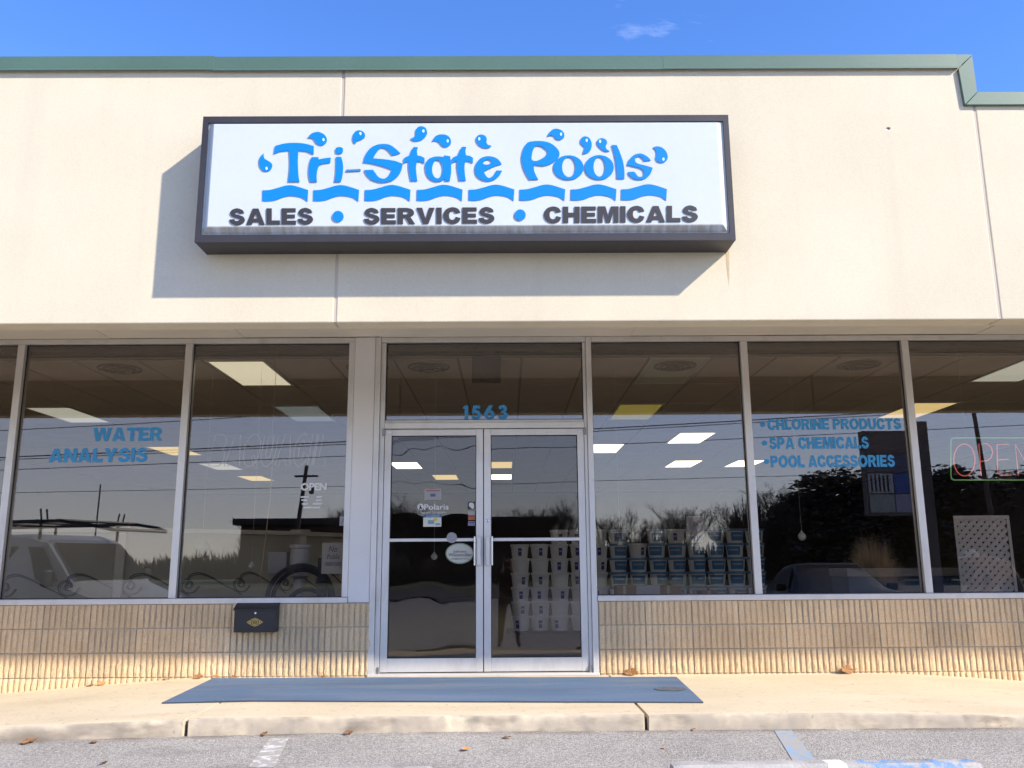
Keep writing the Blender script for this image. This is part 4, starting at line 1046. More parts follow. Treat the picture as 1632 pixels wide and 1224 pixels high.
MB().box(bx0 - 0.2, bx0 + colw * 13 + .1, YBK - 0.16, YBK + 0.5, 0, max(zbk - .001, .02)).build('deck', mat('pallet_grey', (0.1, 0.09, 0.08), 0.8), pallet)
for c in range(13):
    rows = 7 if 2 <= c else 6
    if c in (6,): rows = 6
    if c >= 7: rows = 7
    for rw in range(rows):
        kind = 2 if (c >= 5 and rnd.random() < .88) else (1 if rnd.random() < .22 else 0)
        src = protos[kind]
        if not k_used[kind]: o = src; k_used[kind] = True
        else: o = copy_tree(src)
        o.location = (bx0 + c * colw + rnd.uniform(-.008, .008), YBK + rnd.uniform(-.015, .015), max(zbk, .02) + rw * 0.197)
        o.rotation_euler.z = rnd.uniform(-.5, .5)
        lv = 'bottom' if rw == 0 else ('top' if rw == rows - 1 else ordn[rw] + ' from the floor')
        tag(o, 'white bucket with %s, %s stack from the left, %s' % (('a violet label', 'no label showing', 'a broad blue band')[kind], ordn[c], lv), 'bucket', 'stacked buckets inside the shop')
# cardboard boxes on a low ledge just inside the window
YLD = YI + 0.35
zl_ = ZST - 0.10
ledge = empty('display_table', (1.9, YLD, 0), 'low dark display table inside the window right of the doors', 'table')
MB().box(0.95, 3.0, YI + 0.05, YI + 0.65, zl_ - .03, zl_).build('top', mat('dark_laminate', (0.06, 0.05, 0.045), 0.6), ledge, bevel=.004)
for x in (1.0, 2.95):
    for y in (YI + .1, YI + .6): MB().box(x - .02, x + .02, y - .02, y + .02, 0, zl_ - .031).build('leg', MATS['dark_laminate'], ledge)
M_CARD = mat('cardboard', (0.24, 0.13, 0.065), 0.85, var=0.08, vscale=6)
for pxa, pxb, m_, lab in ((983, 1013, M_CARD, 'brown cardboard box with tape, left one on the display table'), (1014, 1052, mat('white_carton', (0.42, 0.4, 0.4), 0.8), 'pale carton between two brown boxes on the display table'), (1053, 1086, M_CARD, 'brown cardboard box with tape, right of the pale carton'), (1118, 1142, M_CARD, 'low brown cardboard box at the right end of the display table')):
    a = W(pxa, 945, YLD - .1); c = W(pxb, 933 if pxa < 1100 else 941, YLD - .1)
    t = empty('cardboard_box', ((a.x + c.x) / 2, YLD, zl_), lab, 'box', 'boxes on the display table')
    MB().box(a.x, c.x, YLD - .1, YLD + .12, zl_ + .0005, c.z).build('carton', m_, t, bevel=.002)
    if m_ is M_CARD: MB().box(a.x + .06, a.x + .085, YLD - .1015, YLD - .1002, zl_ + .01, c.z - .003).build('tape', mat('tape', (0.5, 0.4, 0.25), 0.5), t)

# ------------------------------------------------------------------ display pool behind the left windows
PC = Vector((-5.95, 13.5, 0)); PR = 4.0; PH = 1.30
pool = empty('display_pool', PC, 'round above ground swimming pool with wave print on its wall', 'pool')
M_PW = mat('pool_wall', (0.5, 0.46, 0.34), 0.6, var=0.08, vscale=2)
b = MB(); n = 96
for r, z in ((PR, 0.0), (PR, PH), (PR - .03, PH), (PR - .03, 0.0)):
    for k in range(n): b.v.append((PC.x + r * math.cos(k * 2 * math.pi / n), PC.y + r * math.sin(k * 2 * math.pi / n), z))
b.f += [(q*n+k, q*n+(k+1)%n, (q+1)*n+(k+1)%n, (q+1)*n+k) for q in range(3) for k in range(n)]; b.mi = [0] * len(b.f)
b.build('wall', M_PW, pool, smooth=True)
pa = [(PC.x + PR * math.cos(k * 2 * math.pi / n), PC.y + PR * math.sin(k * 2 * math.pi / n)) for k in range(n)]
def rim_strip(r0, r1, z0, z1, name, m_):
    b = MB()
    for r, z in ((r0, z0), (r1, z0), (r1, z1), (r0, z1)):
        for k in range(n): b.v.append((PC.x + r * math.cos(k * 2 * math.pi / n), PC.y + r * math.sin(k * 2 * math.pi / n), z))
    b.f = [(q*n+k, q*n+(k+1)%n, ((q+1)%4)*n+(k+1)%n, ((q+1)%4)*n+k) for q in range(4) for k in range(n)]; b.mi = [0] * len(b.f)
    return b.build(name, m_, pool, smooth=True)
rim_strip(PR - .1, PR + .07, PH + .001, PH + .05, 'top_rail', mat('pool_rail', (0.75, 0.7, 0.56), 0.5, var=.05))
rim_strip(0.0 + .01, PR - .035, 1.0, 1.02, 'water', mat('pool_water', (0.05, 0.1, 0.11), 0.1))
for pxp in (175, 421, -120):
    x = W(pxp, 880, 9.6).x; a = math.asin(max(-1, min(1, (x - PC.x) / PR))) - math.pi / 2
    cs, sn = math.cos(a), math.sin(a)
    def P(r, s, z): return (PC.x + r * cs - s * sn, PC.y + r * sn + s * cs, z)
    MB().hexa([P(PR + .001, -.055, 0), P(PR + .001, .055, 0), P(PR + .06, .045, 0), P(PR + .06, -.045, 0), P(PR + .001, -.055, PH - .001), P(PR + .001, .055, PH - .001), P(PR + .06, .045, PH - .001), P(PR + .06, -.045, PH - .001)]).build('upright', MATS['pool_rail'], pool, bevel=.01)
    MB().hexa([P(PR - .12, -.09, PH + .051), P(PR - .12, .09, PH + .051), P(PR + .1, .08, PH + .051), P(PR + .1, -.08, PH + .051), P(PR - .12, -.08, PH + .075), P(PR - .12, .08, PH + .075), P(PR + .09, .07, PH + .075), P(PR + .09, -.07, PH + .075)]).build('rail_cap', MATS['pool_rail'], pool, bevel=.008)
M_WAVE = mat('wave_print', (0.17, 0.15, 0.11), 0.7)
crest = smooth_path([(.075, .10), (.05, .055), (.09, .03), (.12, .06), (.105, .11), (.05, .13), (.0, .09), (.0, .03), (.05, -.02), (.14, -.02), (.2, .05)][::-1] + [(.09, .17), (.2, .2), (.34, .15), (.48, .07), (.62, .0), (.72, -.06)], False, 5)
for k in range(13):
    s0 = -3.2 + k * 0.62
    for off, rr in ((0.0, .008), (-.035, .006)):
        pts = []
        for q_ in crest:
            ang = -math.pi / 2 + (s0 + q_.x * (1 + off) + .02 * (off < 0)) / PR
            pts.append((PC.x + (PR + .002) * math.cos(ang), PC.y + (PR + .002) * math.sin(ang), 0.655 + q_.y * (1 + 2.5 * off)))
        MB().tube(pts, rr, 5).build('wave', M_WAVE, pool)

# pump, filter tank and hose coil in front of the pool
YFI = 8.75
t = empty('pool_filter', (W(478, 900, YFI).x, YFI, 0), 'white pool filter tank with pipe beside the display pool', 'filter')
c = W(478, 900, YFI); 
MB().lathe([(0.05, 0.0), (0.05, 0.62), (.055, 0.74), (.055, .8)], (c.x, YFI, 0), 20).build('pipe', mat('filter_white', (0.5, 0.48, 0.44), 0.5), t, smooth=True)
MB().lathe([(0.055, 0.801), (.1, .83), (.1, 1.02), (.09, 1.09), (.11, 1.1), (.11, 1.13), (0, 1.14)], (c.x, YFI, 0), 22).build('tank', MATS['filter_white'], t, smooth=True)
MB().box(c.x - .3, c.x - .12, YFI - .06, YFI + .1, .85, 1.06).build('control_box', mat('control_grey', (0.38, 0.36, 0.32), 0.6), t, bevel=.01)
MB().box(c.x - .14, c.x + .16, YFI - .15, YFI + .15, 0.0, .03).build('base', M_GASKET, t)
YH = 8.45
h0 = W(478, 958, YH)
t = empty('hose_coil', (h0.x, YH, 0), 'coil of black pool hose standing behind the window sill', 'hose')
for q, (r, dy) in enumerate(((.31, 0), (.27, .055), (.19, .01))):
    MB().tube([(h0.x + (.06 if q == 2 else 0) + r * math.cos(a), YH + dy, .62 - (.1 if q == 2 else 0) + r * math.sin(a)) for a in [k * math.pi / 24 for k in range(48)]], 0.022, 8, True).build('loop', mat('black_hose', (0.012, 0.012, 0.014), 0.45), t, smooth=True)
MB().box(h0.x - .05, h0.x + .05, YH - .03, YH + .08, 0, .33).build('stand', M_GASKET, t)
hx = W(517, 900, YH).x
MB().hexa([(hx - .05, YH - .02, .0), (hx + .1, YH - .02, 0), (hx + .1, YH + .02, 0), (hx - .05, YH + .02, 0), (hx - .06, YH - .02, 1.0), (hx - .01, YH - .02, 1.0), (hx - .01, YH + .02, 1.0), (hx - .06, YH + .02, 1.0)]).build('bracket', M_GASKET, t)

# small white hanging ornaments behind the glass
M_ORN = mat('ornament_white', (0.6, 0.6, 0.52), 0.35)
M_ORG = mat('ornament_green', (0.3, 0.33, 0.22), 0.3)
for px, py, r, m_, lab in ((322, 872, .075, M_ORG, 'pale green glass ball hanging behind the window above the mailbox'), (401, 902, .03, M_ORN, 'small white ornament hanging left of the hose coil'), (692, 887, .032, M_ORN, 'small white ornament hanging behind the left door'), (988, 866, .03, M_ORN, 'small white ornament hanging before the stacked buckets'), (1278, 855, .04, M_ORN, 'small white ornament hanging behind the window under the list of goods')):
    y = 8.5; p = W(px, py, y)
    t = empty('hanging_ornament', p, lab, 'ornament', 'ornaments hanging in the windows')
    MB().lathe([(0.002, p.z + r * 1.5), (r * .35, p.z + r * .95), (r * .8, p.z + r * .5), (r, p.z), (r * .85, p.z - r * .5), (r * .45, p.z - r * .9), (.002, p.z - r)], (p.x, p.y, 0), 18).build('bulb', m_, t, smooth=True)
    MB().tube([(p.x, p.y, p.z + r * 1.4), (p.x, p.y, ZCEIL)], 0.0012, 4).build('string', M_ORN, t)

# white lattice panel
YLA = 9.3
a, c = W(1537, 953, YLA), W(1603, 826, YLA)
lat = empty('lattice_panel', ((a.x + c.x) / 2, YLA, 0), 'white diagonal lattice panel standing behind the far right window', 'lattice')
M_LAT = mat('lattice_white', (0.7, 0.66, 0.62), 0.6)
x0, x1, z0, z1 = a.x, c.x, 0.05, c.z
def clip_diag(k, sgn):
    # line z = sgn*(x) + k clipped to the rectangle
    pts = []
    for x in (x0, x1):
        z = sgn * x + k
        if z0 <= z <= z1: pts.append((x, z))
    for z in (z0, z1):
        x = (z - k) * sgn
        if x0 < x < x1: pts.append((x, z))
    return pts[:2] if len(pts) >= 2 else None
for sgn, yy in ((1, YLA), (-1, YLA + .0085)):
    kk = [z0 - sgn * xx for xx in (x0, x1)]; lo, hi = min(kk), max(kk) + (z1 - z0)
    k = lo + .02
    while k < hi:
        sgm = clip_diag(k, sgn)
        if sgm:
            (xa, za), (xb, zb) = sorted(sgm)
            w = .021
            if (xb - xa) > .02:
                d = Vector((xb - xa, zb - za)).normalized(); nn = Vector((-d.y, d.x)) * w
                MB().prism([(xa - nn.x, yy, za - nn.y), (xb - nn.x, yy, zb - nn.y), (xb + nn.x, yy, zb + nn.y), (xa + nn.x, yy, za + nn.y)], [(xa - nn.x, yy + .008, za - nn.y), (xb - nn.x, yy + .008, zb - nn.y), (xb + nn.x, yy + .008, zb + nn.y), (xa + nn.x, yy + .008, za + nn.y)]).build('slat', M_LAT, lat)
        k += .085
MB().box(x0 - .03, x1 + .03, YLA - .012, YLA - .002, z1 - .01, z1 + .03).build('top_rail', M_LAT, lat)
for x in (x0 - .03, x1 + .0): MB().box(x, x + .03, YLA - .012, YLA - .002, 0, z1 - .011).build('side_rail', M_LAT, lat)
# blue lidded chest with pale lettered band behind the right windows
a, c = W(1355, 960, 9.7), W(1540, 918, 9.7)
t = empty('display_shelf', ((a.x + c.x) / 2, 9.9, 0), 'low blue display counter with pale top behind the right windows', 'counter')
MB().box(a.x, c.x, 9.7, 10.2, 0, c.z).build('front', mat('counter_blue', (0.03, 0.075, 0.14), 0.5), t, bevel=.005)
MB().box(a.x - .02, c.x + .02, 9.67, 10.22, c.z + .001, W(1400, 906, 9.7).z).build('top', mat('counter_pale', (0.26, 0.24, 0.22), 0.5), t, bevel=.005)

# ================================================================== window lettering, neon and notices
M_VBLUE = mat('vinyl_blue', (0.035, 0.27, 0.55), 0.55)
M_VWHITE = mat('vinyl_white', (0.66, 0.64, 0.6), 0.55)
YV = YG - 0.0005
def lettering(body, a, b, c, d, pn, m_=M_VBLUE, bold=0.035, shear=0.0, name='lettering', spacing=1.0):
    return text_px(name, body, a, b, c, d, YV, m_, pn, bold=bold, thick=0.0012, shear=shear, spacing=spacing)
heavy_vinyl('WATER', 147, 259, 681, 703, YV, M_VBLUE, panes[2])
heavy_vinyl('ANALYSIS', 77, 236, 714, 737, YV, M_VBLUE, panes[2])
heavy_vinyl('1563', 737, 809, 646, 668.5, YV, M_VBLUE, transom, 26)
for body, a, b, c, d in (('CHLORINE PRODUCTS', 1224, 1435, 666.5, 685), ('SPA CHEMICALS', 1227, 1383.5, 696, 715.5), ('POOL ACCESSORIES', 1229, 1425, 725, 745)):
    heavy_vinyl(body, a, b, c, d, YV, M_VBLUE, panes[5])
for x, y in ((1215.5, 676.5), (1218.5, 706), (1221.5, 735.5)):
    sh = [[(W(q[0], q[1], YV).x, W(q[0], q[1], YV).z) for q in ellipse(x, y, 4.4, 4.0, 18)]]
    link('bullet', stand(fill_mesh('bullet', sh, .0012), YV, wloc(panes[5])), M_VBLUE, panes[5])
lettering('OPEN', 479, 521, 769.5, 782, panes[3], M_VWHITE, .045)
for a, b, c in ((479, 493, 792), (504, 513, 792), (480, 490, 797), (504, 513, 797), (481, 492, 803), (498, 514, 803), (484, 510, 809)):
    p, q = W(a, c + 1.2, YV), W(b, c - 1.2, YV)
    MB().box(p.x, q.x, YV - .0012, YV, p.z, q.z).build('hours_line', M_VWHITE, panes[3])
# unlit neon outline lettering and its cord
YN = YG + 0.12
nz_ = empty('neon_lettering', W(430, 745, YN), 'unlit outlined neon lettering hanging in the window beside the wide post', 'neon sign')
M_TUBE = mat('neon_unlit', (0.5, 0.46, 0.4), 0.3)
a, c = W(333, 743, YN), W(526, 692, YN)
HV['B'] = (86, [[(0,0),(46,0)] + arc_pts(52,28,34,28,-80,75,10) + arc_pts(48,75,30,25,-60,80,10) + [(44,100),(0,100)]])
HV['Q'] = (104, [[tuple(q_) for q_ in ellipse(50,50,50,52,30)], [(56,26),(70,34),(104,-4),(88,-10)]])
tot = sum(HV[k_][0] for k_ in 'BAQUACIL') + 10 * 7; kx = (c.x - a.x) / (tot + 28); kz = (c.z - a.z) / 100; xx = a.x
for k_ in 'BAQUACIL':
    w_, cs_ = HV[k_]
    tb_ = MB()
    for cc in cs_[:1] + (cs_[1:] if k_ == 'Q' else []):
        tb_.tube([(xx + (q_[0] + .28 * q_[1]) * kx, YN, a.z + q_[1] * kz) for q_ in cc], .0038, 6, True)
    tb_.build('tubing', M_TUBE, nz_); xx += (w_ + 10) * kx
cp = [(434, 745), (430, 800), (424, 850), (418, 900), (414, 925), (409, 950)]
MB().tube([W(x, y, YN + .03) for x, y in cp], .004, 6).build('cord', mat('cord_yellow', (0.4, 0.3, 0.12), 0.6), nz_)
MB().tube([W(434, 745, YN + .03), W(434, 690, YN + .03), (W(434, 690, YN).x, YN + .03, ZHB)], .002, 5).build('hanger', M_TUBE, nz_)
# lit neon OPEN sign
ns = empty('open_sign', W(1580, 765, YN), 'lit neon sign reading OPEN in red inside a green border', 'neon sign')
M_NG = mat('neon_green', (0.2, 0.5, 0.2), 0.4, emit=(0.28, 0.62, 0.2), estr=0.15)
M_NR = mat('neon_red', (0.6, 0.2, 0.18), 0.4, emit=(1.0, 0.16, 0.11), estr=0.2)
def npx(pts): return [W(x, y, YN) for x, y in pts]
MB().tube(npx([(1520, 698), (1517, 699), (1515.5, 703), (1515.5, 758), (1517, 763), (1521, 765), (1672, 765), (1676, 763), (1678, 758), (1678, 703), (1677, 699), (1673, 698)]), .0048, 8, True).build('border', M_NG, ns)
MB().tube(npx([tuple(q) for q in ellipse(1537, 733, 17, 25.5, 30)]), .005, 8, True).build('letter', M_NR, ns)
MB().tube(npx([(1564, 759), (1560, 707.5), (1572, 707), (1579, 712), (1582, 720), (1580, 729), (1574, 734), (1562, 735.5)]), .005, 8).build('letter', M_NR, ns)
MB().tube(npx([(1612, 757), (1594, 757.5), (1590, 753), (1589, 708.5), (1608, 708)]), .005, 8).build('letter', M_NR, ns)
MB().tube(npx([(1591, 733), (1607, 732)]), .005, 8).build('letter', M_NR, ns)
MB().tube(npx([(1623, 758), (1618, 708), (1646, 757), (1643, 708)]), .005, 8).build('letter', M_NR, ns)
for x in (1540, 1655): MB().tube([W(x, 698, YN), (W(x, 698, YN).x, YN, ZHB)], .0015, 4).build('hanger', M_TUBE, ns)
# taped paper notices
M_PAPER = mat('notice_paper', (0.4, 0.37, 0.31), 0.8, var=.04)
M_INK = mat('notice_ink', (0.07, 0.07, 0.09), 0.8)
def paper(a, b, c, d, lab, y=YG + .012, m_=M_PAPER, name='paper_notice', group=None):
    p, q = W(a, d, y), W(b, c, y); t = empty(name, ((p.x + q.x) / 2, y, p.z), lab, 'notice', group)
    bb = MB(); n = 5
    for i in range(n + 1):
        x = p.x + (q.x - p.x) * i / n; dy = .003 * math.sin(i * 1.3)
        bb.v += [(x, y + dy, p.z), (x, y + dy * .4, q.z), (x, y + dy + .001, p.z), (x, y + dy * .4 + .001, q.z)]
    for i in range(n):
        k = 4 * i; bb.f += [(k, k+4, k+5, k+1), (k+2, k+3, k+7, k+6), (k, k+2, k+6, k+4), (k+1, k+5, k+7, k+3)]
    bb.f += [(0, 1, 3, 2), (4*n, 4*n+2, 4*n+3, 4*n+1)]; bb.mi = [0] * len(bb.f)
    bb.build('sheet', m_, t); return t
t = paper(512, 547.5, 865, 914.5, 'white handwritten paper notice taped inside the window beside the wide post')
yv = YG + .0085
for body, a, b, c, d in (('No', 524, 538, 870, 880), ('Public', 521, 542, 883, 891), ('restroom', 517, 544, 895, 902)): text_px('handwriting', body, a, b, c, d, yv, M_INK, t, thick=.0005, shear=.2)
t = paper(1095, 1121, 822, 855, 'small white paper notice taped inside the window right of the doors', m_=mat('notice_faded', (0.24, 0.22, 0.21), 0.8))
text_px('print', '58', 1105, 1111, 833, 838, yv, M_INK, t, thick=.0005)
t = paper(541, 554, 823, 838, 'tiny pale sticker at the right edge of the window beside the wide post', m_=mat('sticker_grey', (0.3, 0.3, 0.3), .7), y=YG - .002)
text_px('print', 'A', 545, 550, 827, 833, YG - .0055, mat('sticker_blue', (.05, .1, .25), .6), t, thick=.0005)

# door stickers, all on the left door
YDG = YD + 0.02 - 0.0012
DOORG = 'stickers on the left door'
def rect(t, name, a, b, c, d, m_, lift=0.0):
    p, q = W(a, d, YDG), W(b, c, YDG); return MB().box(p.x, q.x, YDG - .0008 - lift, YDG - lift, p.z, q.z).build(name, m_, t)
def sticker(px, py, lab): return empty('sticker', W(px, py, YDG), lab, 'sticker', DOORG)
M_SW = mat('sticker_white', (0.6, 0.59, 0.57), 0.6); M_SG = mat('sticker_clear', (0.32, 0.3, 0.29), 0.6)
t = sticker(690, 797, 'pale rectangular sticker at the top of the left door')
rect(t, 'sheet', 676.5, 703.5, 779, 797, M_SG); rect(t, 'red_line', 679, 701, 781, 783, mat('sticker_pink', (.3, .1, .09), .6), .001); rect(t, 'blue_mark', 686, 694, 787, 791.5, mat('sticker_navy', (.06, .1, .2), .6), .001)
t = sticker(690, 820, 'white pool cleaner brand lettering with round emblem on the left door')
text_px('lettering', 'Polaris', 676, 715, 803.5, 812.5, YDG, M_SW, t, bold=.02, thick=.0008)
sh = [[(W(x, y, YDG).x, W(x, y, YDG).z) for x, y in [tuple(v) for v in ellipse(670.3, 808, 5.2, 5.4, 22)]]]
link('emblem', stand(fill_mesh('emblem', sh, .0008), YDG, wloc(t)), M_SW, t)
sh = [[(W(x, y, YDG).x, W(x, y, YDG).z) for x, y in ((669.2, 803.5), (673.3, 812), (674.5, 813.5), (670.5, 810.5), (667.5, 814.5), (668.8, 809))]]
link('figure', stand(fill_mesh('figure', sh, .0008), YDG - .001, wloc(t)), mat('sticker_black', (.02, .02, .025), .6), t)
text_px('lettering', 'Your pool. Our reputation.', 670, 712.5, 814.5, 819.5, YDG, mat('sticker_pale', (.5, .5, .42), .6), t, bold=.01, thick=.0008)
t = sticker(689, 840, 'yellow and white picture sticker with blue strip below the white lettering')
rect(t, 'strip', 674.5, 703.5, 820, 824.5, mat('sticker_strip', (.03, .12, .3), .6)); rect(t, 'sheet', 674.5, 703.5, 824.6, 839.5, mat('sticker_cream', (.62, .6, .46), .6))
rect(t, 'drawing', 682, 692, 829, 835, mat('sticker_teal', (.12, .32, .42), .6), .001); rect(t, 'mark', 694, 701.5, 834, 837, mat('sticker_violet', (.2, .25, .5), .6), .001)
sh = [[(W(x, y, YDG).x, W(x, y, YDG).z) for x, y in [tuple(v) for v in ellipse(694, 828, 3.6, 2.4, 16)]]]
link('sun_disc', stand(fill_mesh('sun_disc', sh, .0008), YDG - .001, wloc(t)), mat('sticker_yellow', (.65, .5, .05), .6), t)
text_px('lettering', 'ALL SEASON', 679, 700, 821, 823.8, YDG - .001, M_SW, t, thick=.0006)
t = sticker(751, 838, 'column of small card payment stickers at the edge of the left door')
rect(t, 'backing', 745.5, 757, 799.5, 811.5, mat('sticker_black', (.02, .02, .025), .6))
sh = [[(W(x, y, YDG).x, W(x, y, YDG).z) for x, y in [tuple(v) for v in smooth_path([(748, 802), (752, 801), (755, 803), (755.5, 808), (754, 811), (750, 809), (747.5, 806)], True, 4)]]]
link('emblem', stand(fill_mesh('emblem', sh, .0008), YDG - .001, wloc(t)), M_SW, t)
rect(t, 'card', 746, 757, 814.5, 821.5, M_SG); rect(t, 'card', 746, 757, 822.5, 829, mat('sticker_red', (.38, .1, .04), .6)); rect(t, 'card', 745.8, 757, 830.5, 838, mat('sticker_lilac', (.2, .18, .26), .6))
rect(t, 'stripe', 747, 756, 832, 834, mat('sticker_navy', (.06, .1, .2), .6), .001)
YDP = YD - 0.0145
t = empty('sticker', W(720, 865, YDP), 'round grey sticker stuck across the push bar of the left door', 'sticker', DOORG)
pc = W(720, 857, YDP)
MB().lathe([(0.047, .0), (.047, -.0012), (0, -.0012)], (pc.x, YDP, pc.z), 26, axis='y').build('disc', mat('sticker_disc', (.3, .28, .29), .6, var=.15, vscale=60), t)
t = sticker(733, 898, 'cream oval sticker with black script lettering on the left door')
sh = [[(W(x, y, YDG).x, W(x, y, YDG).z) for x, y in [tuple(v) for v in ellipse(732.5, 882, 22.5, 16.5, 40)]]]
link('oval', stand(fill_mesh('oval', sh, .0008), YDG, wloc(t)), mat('sticker_oval', (.5, .49, .4), .6), t)
sh = [[(W(x, y, YDG).x, W(x, y, YDG).z) for x, y in [tuple(v) for v in ellipse(732.5, 882, r, r * .72, 40)]] for r in (22.3, 20.9)]
link('border', stand(fill_mesh('border', sh, .0008), YDG - .001, wloc(t)), mat('sticker_olive', (.16, .2, .1), .6), t)
for body, a, b, c, d in (('Johnny', 722, 743.5, 876.5, 882.5), ('Weissmuller', 714.5, 752.5, 881.3, 887), ('SWIMMING POOLS', 719, 748, 889.5, 892)): text_px('lettering', body, a, b, c, d, YDG - .001, M_INK, t, thick=.0006, bold=.012)

# ================================================================== surroundings the glass reflects (behind and beside the camera)
ZL = lot_z(0, -10)
M_BARK = mat('bark', (0.085, 0.065, 0.05), 0.9, var=.2, vscale=6)
M_TWIG = mat('twigs', (0.1, 0.075, 0.06), 0.9)
M_PINE = mat('evergreen_leaf', (0.062, 0.06, 0.045), 0.8, var=.3, vscale=.6)
M_GRASSV = mat('verge_grass', (0.09, 0.1, 0.045), 0.95, var=.25, vscale=.6)
v = MB(); v.add([(-400, -400, ZL + .02), (400, -400, ZL + .02), (400, -46, ZL + .02), (-400, -46, ZL + .02)], [(0, 1, 2, 3)])
tag(v.build('grass_verge', M_GRASSV), 'strip of rough grass across the road', kind='structure')

rd = MB(); rd.add([(-400, -45.9, ZL + .012), (-400, -26, ZL + .012), (400, -26, ZL + .012), (400, -45.9, ZL + .012)], [(3, 2, 1, 0)])
tag(rd.build('road', mat('road_asphalt', (.055, .052, .05), .9, var=.15, vscale=.5)), 'dark asphalt road behind the parking lot', kind='structure')
br = MB(); rb = random.Random(8)
for (pa_, pb_, pyt, yb_, nb) in ((-250, 570, 866, -90, 5000), (560, 1260, 832, -84, 8000), (1180, 1750, 790, -66, 7000)):
    xa, xb = MIR(pa_, 880, yb_).x, MIR(pb_, 880, yb_).x; ht = MIR(800, pyt, yb_).z - ZL
    for k in range(nb):
        x = rb.uniform(xa, xb); y = yb_ + rb.uniform(-6, 0); h = ht * rb.uniform(.2, 1.0) ** .8 * (1 + .5 * noise.noise((x * .9, 1, 7))) * (0.8 + .35 * noise.noise((x * .15, y * .1, 3))); w = rb.uniform(.04, .22); l_ = rb.uniform(-.9, .9)
        br.add([(x - w, y, ZL), (x + w, y, ZL), (x + l_ + w * .6, y + rb.uniform(-.3, .3), ZL + h * .7), (x + l_ * 1.5, y, ZL + h)], [(0, 1, 2, 3)])
tag(br.build('distant_wood', mat('brush', (.05, .042, .037), .9, var=.3, vscale=.5)), 'far mass of dark brush and saplings across the road', 'wood', kind='stuff')
def bare_tree_meshes(seed, h):
    r = random.Random(seed); tr = MB(); tw = MB()
    def grow(p, d, L, rad, lvl):
        n = 3; pts = [p]; 
        for i in range(n):
            d = (d + Vector((r.uniform(-.16, .16), r.uniform(-.16, .16), r.uniform(-.02, .12)))).normalized(); p = p + d * (L / n); pts.append(p)
        (tr if lvl < 2 else tw).tube(pts, [rad * (1 - .5 * i / n) for i in range(n + 1)], 6 if lvl < 2 else 3)
        if lvl >= 5: return
        k = {0: 7, 1: 5, 2: 5, 3: 4, 4: 3}[lvl]
        for i in range(k):
            q = pts[r.choice((1, 2, 3) if lvl else (1, 2, 3, 3))] if i else pts[-1]
            a = r.uniform(0, 6.28); s = r.uniform(.35, .85)
            nd = (d + Vector((math.cos(a) * s, math.sin(a) * s, r.uniform(-.05, .35)))).normalized()
            grow(q, nd, L * r.uniform(.5, .78), max(rad * .48, .011), lvl + 1)
    grow(Vector((0, 0, 0)), Vector((0, 0, 1)), h * .34, h * .016, 0)
    a, b = tr.mesh('trunk'), tw.mesh('crown'); a.materials.append(M_BARK); b.materials.append(M_TWIG); return a, b
BT = [bare_tree_meshes(3 + k, 10) for k in range(3)]
def pine_meshes(seed, h):
    r = random.Random(seed); tr = MB().tube([(0, 0, 0), (.1, 0, h * .4), (0, .05, h * .95)], [h * .022, h * .015, .03], 7); cr = MB()
    for k in range(170):
        z = h * r.uniform(.12, .99); rr = h * .3 * (1.06 - (z / h)) ** .6 * r.uniform(.3, 1); a = r.uniform(0, 6.28)
        c = Vector((rr * math.cos(a), rr * math.sin(a), z))
        for _ in range(22):
            o = c + Vector((r.gauss(0, .32), r.gauss(0, .32), r.gauss(0, .26))); s = r.uniform(.1, .26)
            u = Vector((r.uniform(-1, 1), r.uniform(-1, 1), r.uniform(-.6, .6))).normalized() * s; w = u.cross(Vector((r.uniform(-1, 1), r.uniform(-1, 1), r.uniform(-1, 1)))).normalized() * s * .6
            cr.add([o - u, o + w, o + u, o - w], [(0, 1, 2, 3)])
    a, b = tr.mesh('trunk'), cr.mesh('crown'); a.materials.append(M_BARK); b.materials.append(M_PINE); return a, b
PT = [pine_meshes(20 + k, 10) for k in range(3)]
def tree(kind, k, px, pytop, y, lab, grp, wide=1.0, seed=0):
    p = MIR(px, pytop, y); h = p.z - ZL
    t = empty(kind, (p.x, y, ZL), lab, 'tree', grp)
    tr, cr = (BT if kind == 'bare_tree' else PT)[k % 3]
    a = math.radians((seed * 67) % 360)
    zt = max(vv.co.z for vv in cr.vertices)
    for nme, me in (('trunk', tr), ('crown', cr)):
        o = bpy.data.objects.new(nme, me); COL.objects.link(o); o.parent = t
    t.scale = (h / zt * wide, h / zt * wide, h / zt); t.rotation_euler.z = a
    return t
bare = [(555, 786, -62, 'left of the doors'), (618, 782, -60, 'mirrored at the left edge of the left door'), (668, 800, -70, 'mirrored behind the white door lettering'), (395, 818, -80, 'mirrored low behind the neon lettering'),
        (842, 800, -66, 'mirrored at the middle of the right door'), (878, 788, -60, 'tallest one mirrored in the right door'), (912, 782, -58, 'mirrored at the right edge of the right door'), (965, 815, -75, 'small one mirrored just right of the door'),
        (1020, 800, -70, 'mirrored above the white bucket stacks'), (1062, 792, -66, 'wide one mirrored above the blue buckets'), (1105, 800, -70, 'mirrored behind the small paper notice'), (1150, 812, -76, 'mirrored at the right of the bucket window'), (1190, 770, -56, 'mirrored at the mullion right of the buckets'), (1235, 765, -58, 'mirrored left of the evergreens'), (1600, 735, -50, 'mirrored through the neon sign'), (1640, 730, -52, 'mirrored at the right frame edge')]
for i, (px, py, y, lab) in enumerate(bare): tree('bare_tree', i, px, py, y, 'bare winter tree %s' % lab, 'bare trees across the road', 1.0 + .15 * ((i * 5) % 3), i)
